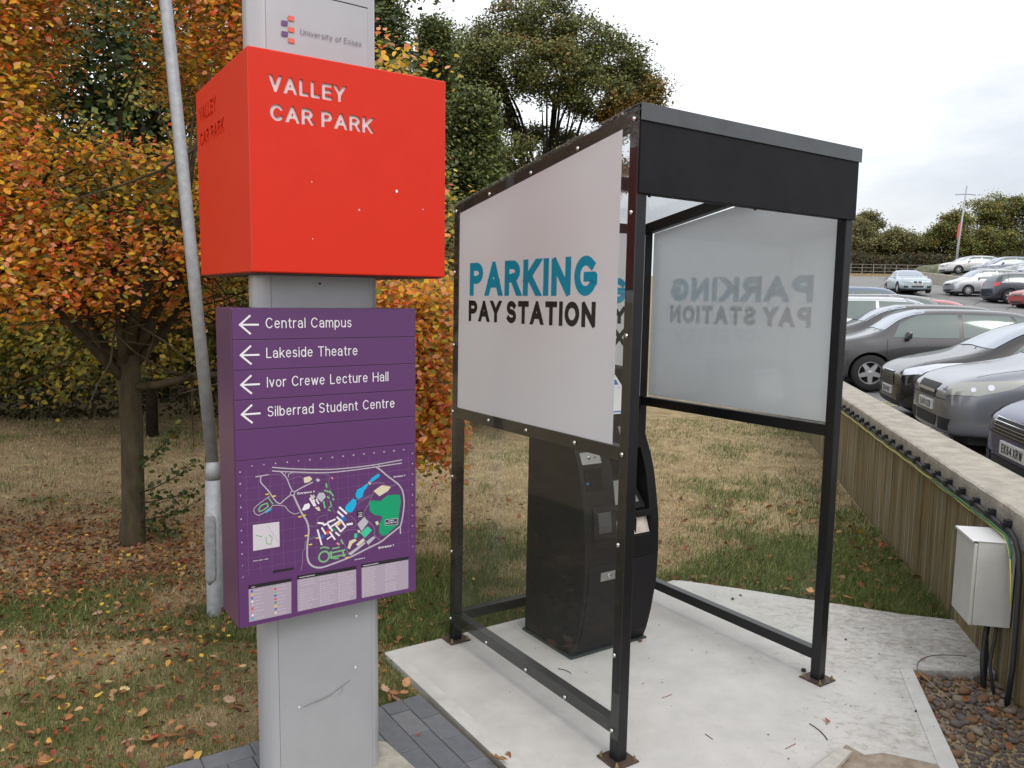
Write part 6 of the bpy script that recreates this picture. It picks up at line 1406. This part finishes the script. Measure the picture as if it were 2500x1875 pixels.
# far trees beyond the boundary fence
FT = [(.12, .125, .045), (.155, .15, .055), (.19, .17, .065), (.09, .10, .04), (.22, .17, .06)]
FO = [(.115, .135, .035), (.16, .175, .045), (.09, .105, .03), (.25, .19, .05), (.21, .20, .05)]
farz = lambda y: float(car_h(y))
for i, (px, top, D_, rx_, pal, lab) in enumerate([(1960, 505, 90, 4.5, FT, 'far olive tree hidden behind the right hand post'), (2085, 518, 88, 3.6, FT, 'far brown green tree right of the shelter post'), (2130, 508, 92, 3.4, FT, 'far tree with a wispy top above the saloon car'), (2185, 545, 87, 3.2, FT, 'far low olive tree behind the saloon car'), (2235, 558, 90, 3.4, FT, 'far low tree left of the lamp mast'), (2290, 540, 88, 3.4, FO, 'far green tree just left of the lamp mast'),
        (2350, 505, 86, 3.8, FO, 'far green tree right of the lamp mast'), (2415, 462, 88, 4.6, FO, 'far broad green tree above the people carrier'), (2480, 440, 86, 4.8, FO, 'far tallest green tree near the right edge'), (2550, 450, 88, 5.0, FO, 'far green tree cut by the right edge'), (2620, 480, 86, 5.0, FO, 'far green tree beyond the right edge')]):
    p = px_pt(px, top, D_); h_ = p.z - farz(D_)
    clump_tree('far_tree', lab, (p.x, p.y, farz(D_) - .2), h_, (rx_, 2.6, h_ * .53), 150, 24000, .23, pal, None, .16, 'tree', 'trees beyond the car park fence', lowest=.0, limbs=0, seed=100 + i, lrad=.42, shape='lobed')
n = 14000; x = rng.uniform(30, 62, n); y = rng.uniform(81.6, 84.5, n); z = 5.0 + rng.random(n) ** 1.2 * (1.6 + 1.4 * vnoise(x, y, .35, 8))
link_mesh('far_undergrowth', leaves_mesh('far_undergrowth', np.stack([x, y, z], 1), rng.uniform(.2, .42, n), pick([(.045, .045, .022), (.07, .06, .03), (.10, .07, .03), (.06, .065, .025)], n), [leafE], simple=True), kind='stuff')

# ------------------------------------------------------------------ lawn
PAV = [(-9, -3), (-.415, -3), (-.415, .948), (-9, .948)]
slab_c = np.array(SLAB)
def free(x, y, m=0.0):
    sx_, sy_ = sframe(x, y)
    ok = ~((sx_ < -.40) & (sx_ > -9) & (sy_ < .942 - m) )
    ok &= ~in_poly(x, y, SLAB); ok &= (x < 1.614 + .235 * y - .02)
    ok &= ~((sx_ > -.41) & (sy_ < 1.2) & (sx_ < 1.5)) | (y > 4.9)
    return ok
def blades(name, n, ylo, yhi, xlo, xhi, hmin, hmax, wmin, wmax, power=2.0, seed=0):
    u = rng.random(n); y = 1 / ((1 - u) / ylo + u / yhi); fx = rng.random(n); x = xlo(y) + fx * (xhi(y) - xlo(y)); k = free(x, y); x, y = x[k], y[k]; n = len(x)
    # green or straw, by patch
    g = fbm(x, y, 1.1, 31) * .6 + fbm(x, y, 3.2, 41) * .4
    sx_, sy_ = sframe(x, y)
    near_slab = np.exp(-np.clip(sy_ - 1.45, 0, 9) / .45) * (sx_ > -.8)
    lawn_l = (x < -.2) & (y < 5.2)
    gl = g + np.where(lawn_l, -.05, -.15) + .36 * near_slab + np.where((x > 1.5) & (y > 7.5), .06, 0) + np.where((x > 1.6) & (y < 7.5), .03, 0)
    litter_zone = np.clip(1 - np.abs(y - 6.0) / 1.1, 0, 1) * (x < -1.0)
    green = gl + rng.normal(0, .09, n) > .49
    straw = pick([(.52, .41, .245), (.62, .50, .31), (.43, .33, .19), (.34, .25, .145), (.55, .42, .26)], n, .2)
    grn = pick([(.12, .175, .045), (.17, .21, .06), (.09, .13, .035), (.26, .27, .10)], n, .22)
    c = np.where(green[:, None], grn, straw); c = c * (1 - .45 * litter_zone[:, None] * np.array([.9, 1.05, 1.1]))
    h = rng.uniform(hmin, hmax, n) * np.where(green, 1.0 + .25 * near_slab, .8) * (.8 + .5 * vnoise(x, y, 2.3, 51)) ; h *= np.clip(1.0 - .35 * litter_zone, .4, 1)
    lean = rng.normal(0, 1, (n, 2)) * np.where(green, .45, 1.15)[:, None] + np.array([.25, -.12])
    ang = rng.uniform(0, np.pi, n); w = rng.uniform(wmin, wmax, n) * (y / 4.5) ** .5
    z0 = lawn_z(x, y) - .012
    b1 = np.stack([x - w * np.cos(ang), y - w * np.sin(ang), z0], 1); b2 = np.stack([x + w * np.cos(ang), y + w * np.sin(ang), z0], 1)
    hz = h / np.sqrt(1 + (lean ** 2).sum(1)); hm = hz * .6
    m1 = np.stack([x + lean[:, 0] * hm * .35 - w * .7 * np.cos(ang), y + lean[:, 1] * hm * .35 - w * .7 * np.sin(ang), z0 + hm], 1); m2 = m1 + np.stack([w * 1.4 * np.cos(ang), w * 1.4 * np.sin(ang), w * 0], 1)
    tp = np.stack([x + lean[:, 0] * hz, y + lean[:, 1] * hz, z0 + hz], 1)
    V = np.stack([b1, b2, m2, tp, m1], 1).reshape(-1, 3); i = np.arange(n)[:, None] * 5
    F = np.concatenate([i + [[0, 1, 2]], i + [[0, 2, 4]], i + [[4, 2, 3]]], 0)
    cc = np.repeat(c, 5, 0)
    return link_mesh(name, fast_mesh(name, V, F, cc, [grassM], tris=True), kind='stuff')
edge_r = lambda y: np.minimum(1.614 + .235 * y, .74 * y + .4)
blades('grass', 170000, 2.7, 6.0, lambda y: -.70 * y - .3, lambda y: np.minimum(-.05 + 0 * y + .45 * np.clip(y - 3.6, 0, 9), 1.614 + .235 * y), .022, .060, .0010, .0020)
blades('grass', 300000, 4.2, 13.0, lambda y: -.70 * y - .3, edge_r, .035, .085, .0018, .0034)
# straw tufts at the slab's far edge near the wall
# fallen leaves: small ones nobody could count, then big ones one by one
n = 44000; u = rng.random(n); y = 1 / ((1 - u) / 2.9 + u / 9.0); x = -.72 * y + rng.random(n) * (.72 * y + 1.2)
dens = np.clip(np.exp(-((y - 5.9) / 1.0) ** 2) * (x < -.7) * 1.7 + .085 * (y < 5) + .02, 0, 1.4) * (.12 + 1.0 * fbm(x, y, 1.6, 61)); k = (rng.random(n) < dens) & free(x, y); x, y = x[k], y[k]; n = len(x)
z = lawn_z(x, y) + rng.uniform(.008, .045, n) * np.clip(1.3 - (y > 5.2) * .6, .3, 1.3)
LF = [(.24, .10, .035), (.18, .075, .03), (.30, .14, .05), (.13, .06, .03), (.42, .24, .05), (.28, .055, .03), (.34, .20, .10), (.55, .36, .05)]
link_mesh('fallen_leaves', leaves_mesh('fallen_leaves', np.stack([x, y, z], 1), rng.uniform(.018, .048, n), pick(LF, n, .25, [5, 5, 3, 5, 1.0, .7, 2, .5]), [litM], flat=.7, curl=.6), kind='stuff')
n = 2600; x = rng.uniform(-.6, 3.0, n); y = rng.uniform(4.4, 7.5, n); sx_, sy_ = sframe(x, y); dw = 1.614 + .235 * y - x
dens = np.exp(-np.clip(dw, 0, 9) / .30) * .9 + .09 + .6 * ((sx_ > 1.5) & (y < 5.3)) * np.exp(-np.clip(y - (4.95 - .37 * (x - 1.9)), 0, 9) / .22); k = (rng.random(n) < dens) & free(x, y); x, y = x[k], y[k]; n = len(x)
link_mesh('fallen_leaves', leaves_mesh('fallen_leaves', np.stack([x, y, lawn_z(x, y) + rng.uniform(.01, .05, n)], 1), rng.uniform(.03, .075, n), pick(LF, n, .2, [5, 5, 4, 4, .6, .5, 3, .2]), [litM], flat=.6, curl=.6), kind='stuff')

n = 170; x = rng.uniform(1.14, 2.2, n) * S; y = rng.uniform(2.0, 3.36, n) * S; k = in_poly(x, y, GB); x, y = x[k], y[k]; n = len(x)
link_mesh('leaves_on_gravel', leaves_mesh('leaves_on_gravel', np.stack([x, y, -.015 + rng.uniform(0, .02, n)], 1), rng.uniform(.02, .05, n), pick([(.26, .10, .035), (.20, .035, .03), (.34, .16, .05), (.16, .07, .03)], n, .2), [litM], flat=.8, curl=.5), kind='stuff')
# individual big leaves near the camera
def oak_leaf(L_, cols_, curl=.3, lobes=4):
    pts = []
    for i in range(2 * lobes + 1):
        t = i / (2 * lobes); wv = math.sin(math.pi * min(1, .12 + t * .85)) * .42 * (1.0 if i % 2 else .62); pts.append((t, wv))
    vs = [(0, 0, 0)]; side = [(t * L_, w_ * L_, curl * L_ * (t - .5) ** 2 + curl * L_ * w_ * .6) for t, w_ in pts]; V = []; 
    mid = [(t * L_, 0, curl * L_ * (t - .5) ** 2) for t, w_ in pts]; rgt = [(x_, -y_, z_) for x_, y_, z_ in side]; m_ = len(pts)
    F = [(i, i + 1, m_ + i + 1, m_ + i) for i in range(m_ - 1)] + [(m_ + i, m_ + i + 1, 2 * m_ + i + 1, 2 * m_ + i) for i in range(m_ - 1)]
    return side + mid + rgt, F
def gpt(px, py):
    x, y = (px - 1250) / 1920.5, (937.5 - py) / 1920.5
    d = Vector((cf[0] + cr[0] * x + cu[0] * y, cf[1] + cr[1] * x + cu[1] * y, cf[2] + cr[2] * x + cu[2] * y)); t = -(1.6 * S - .0) / d.z
    return Vector((0, 0, 1.6 * S)) + d * t
lm_cols = {'brown': mat('leaf_brown', (.27, .125, .05), rough=.7, var=.3, vscale=40), 'tan': mat('leaf_tan', (.42, .22, .085), rough=.7, var=.25, vscale=40), 'yellow': mat('leaf_yellow', (.62, .42, .05), rough=.6, var=.2, vscale=40), 'pale': mat('leaf_pale', (.55, .42, .20), rough=.7, var=.2, vscale=40), 'russet': mat('leaf_russet', (.32, .07, .035), rough=.7, var=.2, vscale=40), 'dry': mat('leaf_dry', (.40, .26, .17), rough=.8, var=.2, vscale=40)}
spots = [(378, 1808, 'tan', .085), (448, 1795, 'brown', .085), (355, 1745, 'tan', .060), (252, 1777, 'brown', .05), (128, 1842, 'brown', .06), (70, 1772, 'tan', .05), (243, 1696, 'yellow', .040), (182, 1717, 'yellow', .045), (303, 1676, 'pale', .042), (267, 1660, 'pale', .035), (607, 1622, 'pale', .045), (606, 1662, 'pale', .04), (560, 1700, 'dry', .06), (410, 1675, 'brown', .045), (160, 1592, 'pale', .035), (118, 1596, 'tan', .045), (500, 1592, 'yellow', .032), (525, 1600, 'yellow', .030), (365, 1575, 'tan', .055), (258, 1490, 'dry', .05), (465, 1515, 'brown', .06), (128, 1650, 'dry', .05), (60, 1710, 'dry', .06), (8, 1640, 'yellow', .03), (285, 1520, 'russet', .04), (80, 1672, 'russet', .04), (500, 1680, 'russet', .035), (545, 1680, 'tan', .04), (318, 1808, 'dry', .05), (480, 1830, 'tan', .05), (110, 1855, 'yellow', .045), (540, 1765, 'dry', .04), (15, 1770, 'tan', .05), (430, 1770, 'brown', .05)]
for px, py_, cnm, L_ in spots:
    p = gpt(px, py_); V, F = oak_leaf(L_ * 1.1, None, random.uniform(.3, .9)); mb = MB().add(V, F)
    same = sorted([s_[0] for s_ in spots if s_[2] == cnm]); k_ = same.index(px)
    od = ['leftmost', 'second from left', 'third from left', 'fourth from left', 'fifth from left', 'sixth from left', 'seventh from left', 'eighth from left', 'ninth from left', 'tenth from left'][k_]
    lbl = {'brown': 'curled brown', 'tan': 'dry tan', 'yellow': 'bright yellow', 'pale': 'pale buff', 'russet': 'dark russet', 'dry': 'faded dry'}[cnm] + ' leaf on the near lawn, ' + od + ' of that colour'
    o = mb.build('fallen_leaf', lm_cols[cnm], sm=True, label=lbl, cat='leaf', group=cnm + ' leaves on the lawn'); o.location = (p.x - .02, p.y, -.012); o.rotation_euler = (random.uniform(-.5, .5), random.uniform(-.5, .3), random.uniform(0, 6.3)); sm_ = o.modifiers.new('t', 'SOLIDIFY'); sm_.thickness = .0006
# leaf on the pavers, a frayed oak leaf by the slab edge, bits on the slab
def one_leaf(px, py_, cnm, L_, lbl, z=.004, tilt=.25, name='fallen_leaf'):
    p = gpt(px, py_); V, F = oak_leaf(L_, None, .5); o = MB().add(V, F).build(name, lm_cols[cnm], sm=True, label=lbl, cat='leaf'); o.location = (p.x, p.y, z); o.rotation_euler = (random.uniform(-tilt, tilt), random.uniform(-tilt, tilt), random.uniform(0, 6.3)); sm_ = o.modifiers.new('t', 'SOLIDIFY'); sm_.thickness = .0006
one_leaf(1235, 1868, 'tan', .095, 'large frayed orange oak leaf at the edge between pavers and slab', .012, .7)
one_leaf(1250, 1850, 'brown', .05, 'small upright brown leaf behind the frayed orange oak leaf', .02, 1.0)
one_leaf(1026, 1795, 'russet', .018, 'tiny russet leaf on the grey pavers', .004)
for i, (px, py_) in enumerate([(965, 1690), (985, 1680), (955, 1705), (975, 1700), (990, 1692), (945, 1695)]): one_leaf(px, py_, ['brown', 'tan', 'dry'][i % 3], .06, ['brown leaf in the corner where grass meets the paving', 'tan leaf heaped in the corner beside the slab', 'dry leaf heaped in the corner beside the slab', 'brown leaf lying over the corner heap', 'tan leaf nearest the slab in the corner heap', 'dry leaf leftmost in the corner heap'][i], .005, .6)
one_leaf(1975, 1400 + 60, 'tan', .07, 'orange leaf on the grass just right of the shelter post', .03, .5)
one_leaf(2060, 1465, 'tan', .075, 'large tan leaf at the slab edge between the post and the wall', .02, .5)
one_leaf(2025, 1767, 'russet', .03, 'small russet leaf on the slab near the dirt patch', .004)
one_leaf(2258, 1612, 'russet', .028, 'little red leaf on the slab by the twig near the gravel', .005)
twm = mat('twig', (.045, .03, .02), rough=.9); twr = mat('twig_red', (.28, .10, .08), rough=.8)
def twig(a, b_, r_, m, lbl, bow=0.0):
    A, B = gpt(*a), gpt(*b_); mid_ = (A + B) / 2 + Vector((-(B - A).y, (B - A).x, 0)) * bow; A.z = B.z = mid_.z = r_ + .0008
    pts = [(A * (1 - q) ** 2 + (mid_ * 2 - (A + B) / 2) * 2 * q * (1 - q) + B * q ** 2) - A for q in [i / 8 for i in range(9)]]
    for q in pts: q.z = 0
    o = MB().tube(pts, r_, 5).build('twig', m, label=lbl, cat='twig'); o.location = A
twig((1976, 1768), (2020, 1808), .0022, twm, 'longest dark twig on the slab left of the dirt patch', .08); twig((1918, 1829), (1942, 1817), .0018, twr, 'reddish twig on the slab near the bottom edge'); twig((1616, 1705), (1641, 1696), .0015, twr, 'thin red twig right of the front post'); twig((1362, 1634), (1394, 1646), .0022, twm, 'dark twig on the slab in front of the machine', .15)
twig((1722, 1793), (1740, 1806), .0015, twm, 'short dark twig alone on the pale slab'); twig((2240, 1640), (2360, 1603), .0016, twm, 'curved thin stem arching across the slab by the gravel', .22); twig((2236, 1636), (2322, 1712), .0022, mat('straw_stem', (.35, .26, .14), rough=.8), 'straw coloured stem lying over the gravel')
def stone(px, py_, r_, lbl, c=(.03, .03, .035)):
    p = gpt(px, py_); bm = bmesh.new(); bmesh.ops.create_icosphere(bm, subdivisions=2, radius=1)
    for v in bm.verts: v.co = Vector((v.co.x, v.co.y * .85, v.co.z * .8)) * (1 + .12 * math.sin(v.co.x * 5 + v.co.z * 4))
    me = bpy.data.meshes.new('stone'); bm.to_mesh(me); bm.free(); smooth(me); me.materials.append(mat('stone', c, rough=.8, var=.3, vscale=30)); o = link_mesh('stone', me, label=lbl, cat='stone'); o.location = (p.x, p.y, r_ * .75); o.scale = (r_,) * 3
stone(1962, 1640, .013, 'dark round pebble left of the right front post foot'); stone(1563, 1567, .011, 'brown pebble at the foot of the pay machine', (.12, .06, .03)); stone(1789, 1464, .010, 'largest grey pebble on the slab behind the machine', (.10, .10, .11)); stone(1808, 1455, .008, 'small grey pebble near the back edge of the slab', (.10, .10, .11)); stone(2065, 1563, .007, 'brown crumb on the slab right of the post', (.08, .05, .03)); stone(2236, 1738, .006, 'dark crumb at the trowelled edge near the gravel')
# crumbs and moss on the slab, too small to count
n = 900; x = rng.uniform(-.3, 2.6, n); y = rng.uniform(2.6, 5.2, n); k = in_poly(x, y, SLAB) & (rng.random(n) < np.clip((x - .6) / 2.2, .12, 1)); x, y = x[k], y[k]; n = len(x)
link_mesh('slab_crumbs', leaves_mesh('slab_crumbs', np.stack([x, y, np.full(n, .004)], 1), rng.uniform(.003, .012, n), pick([(.10, .07, .045), (.06, .045, .035), (.20, .12, .07)], n), [litM], flat=1.2), kind='stuff')
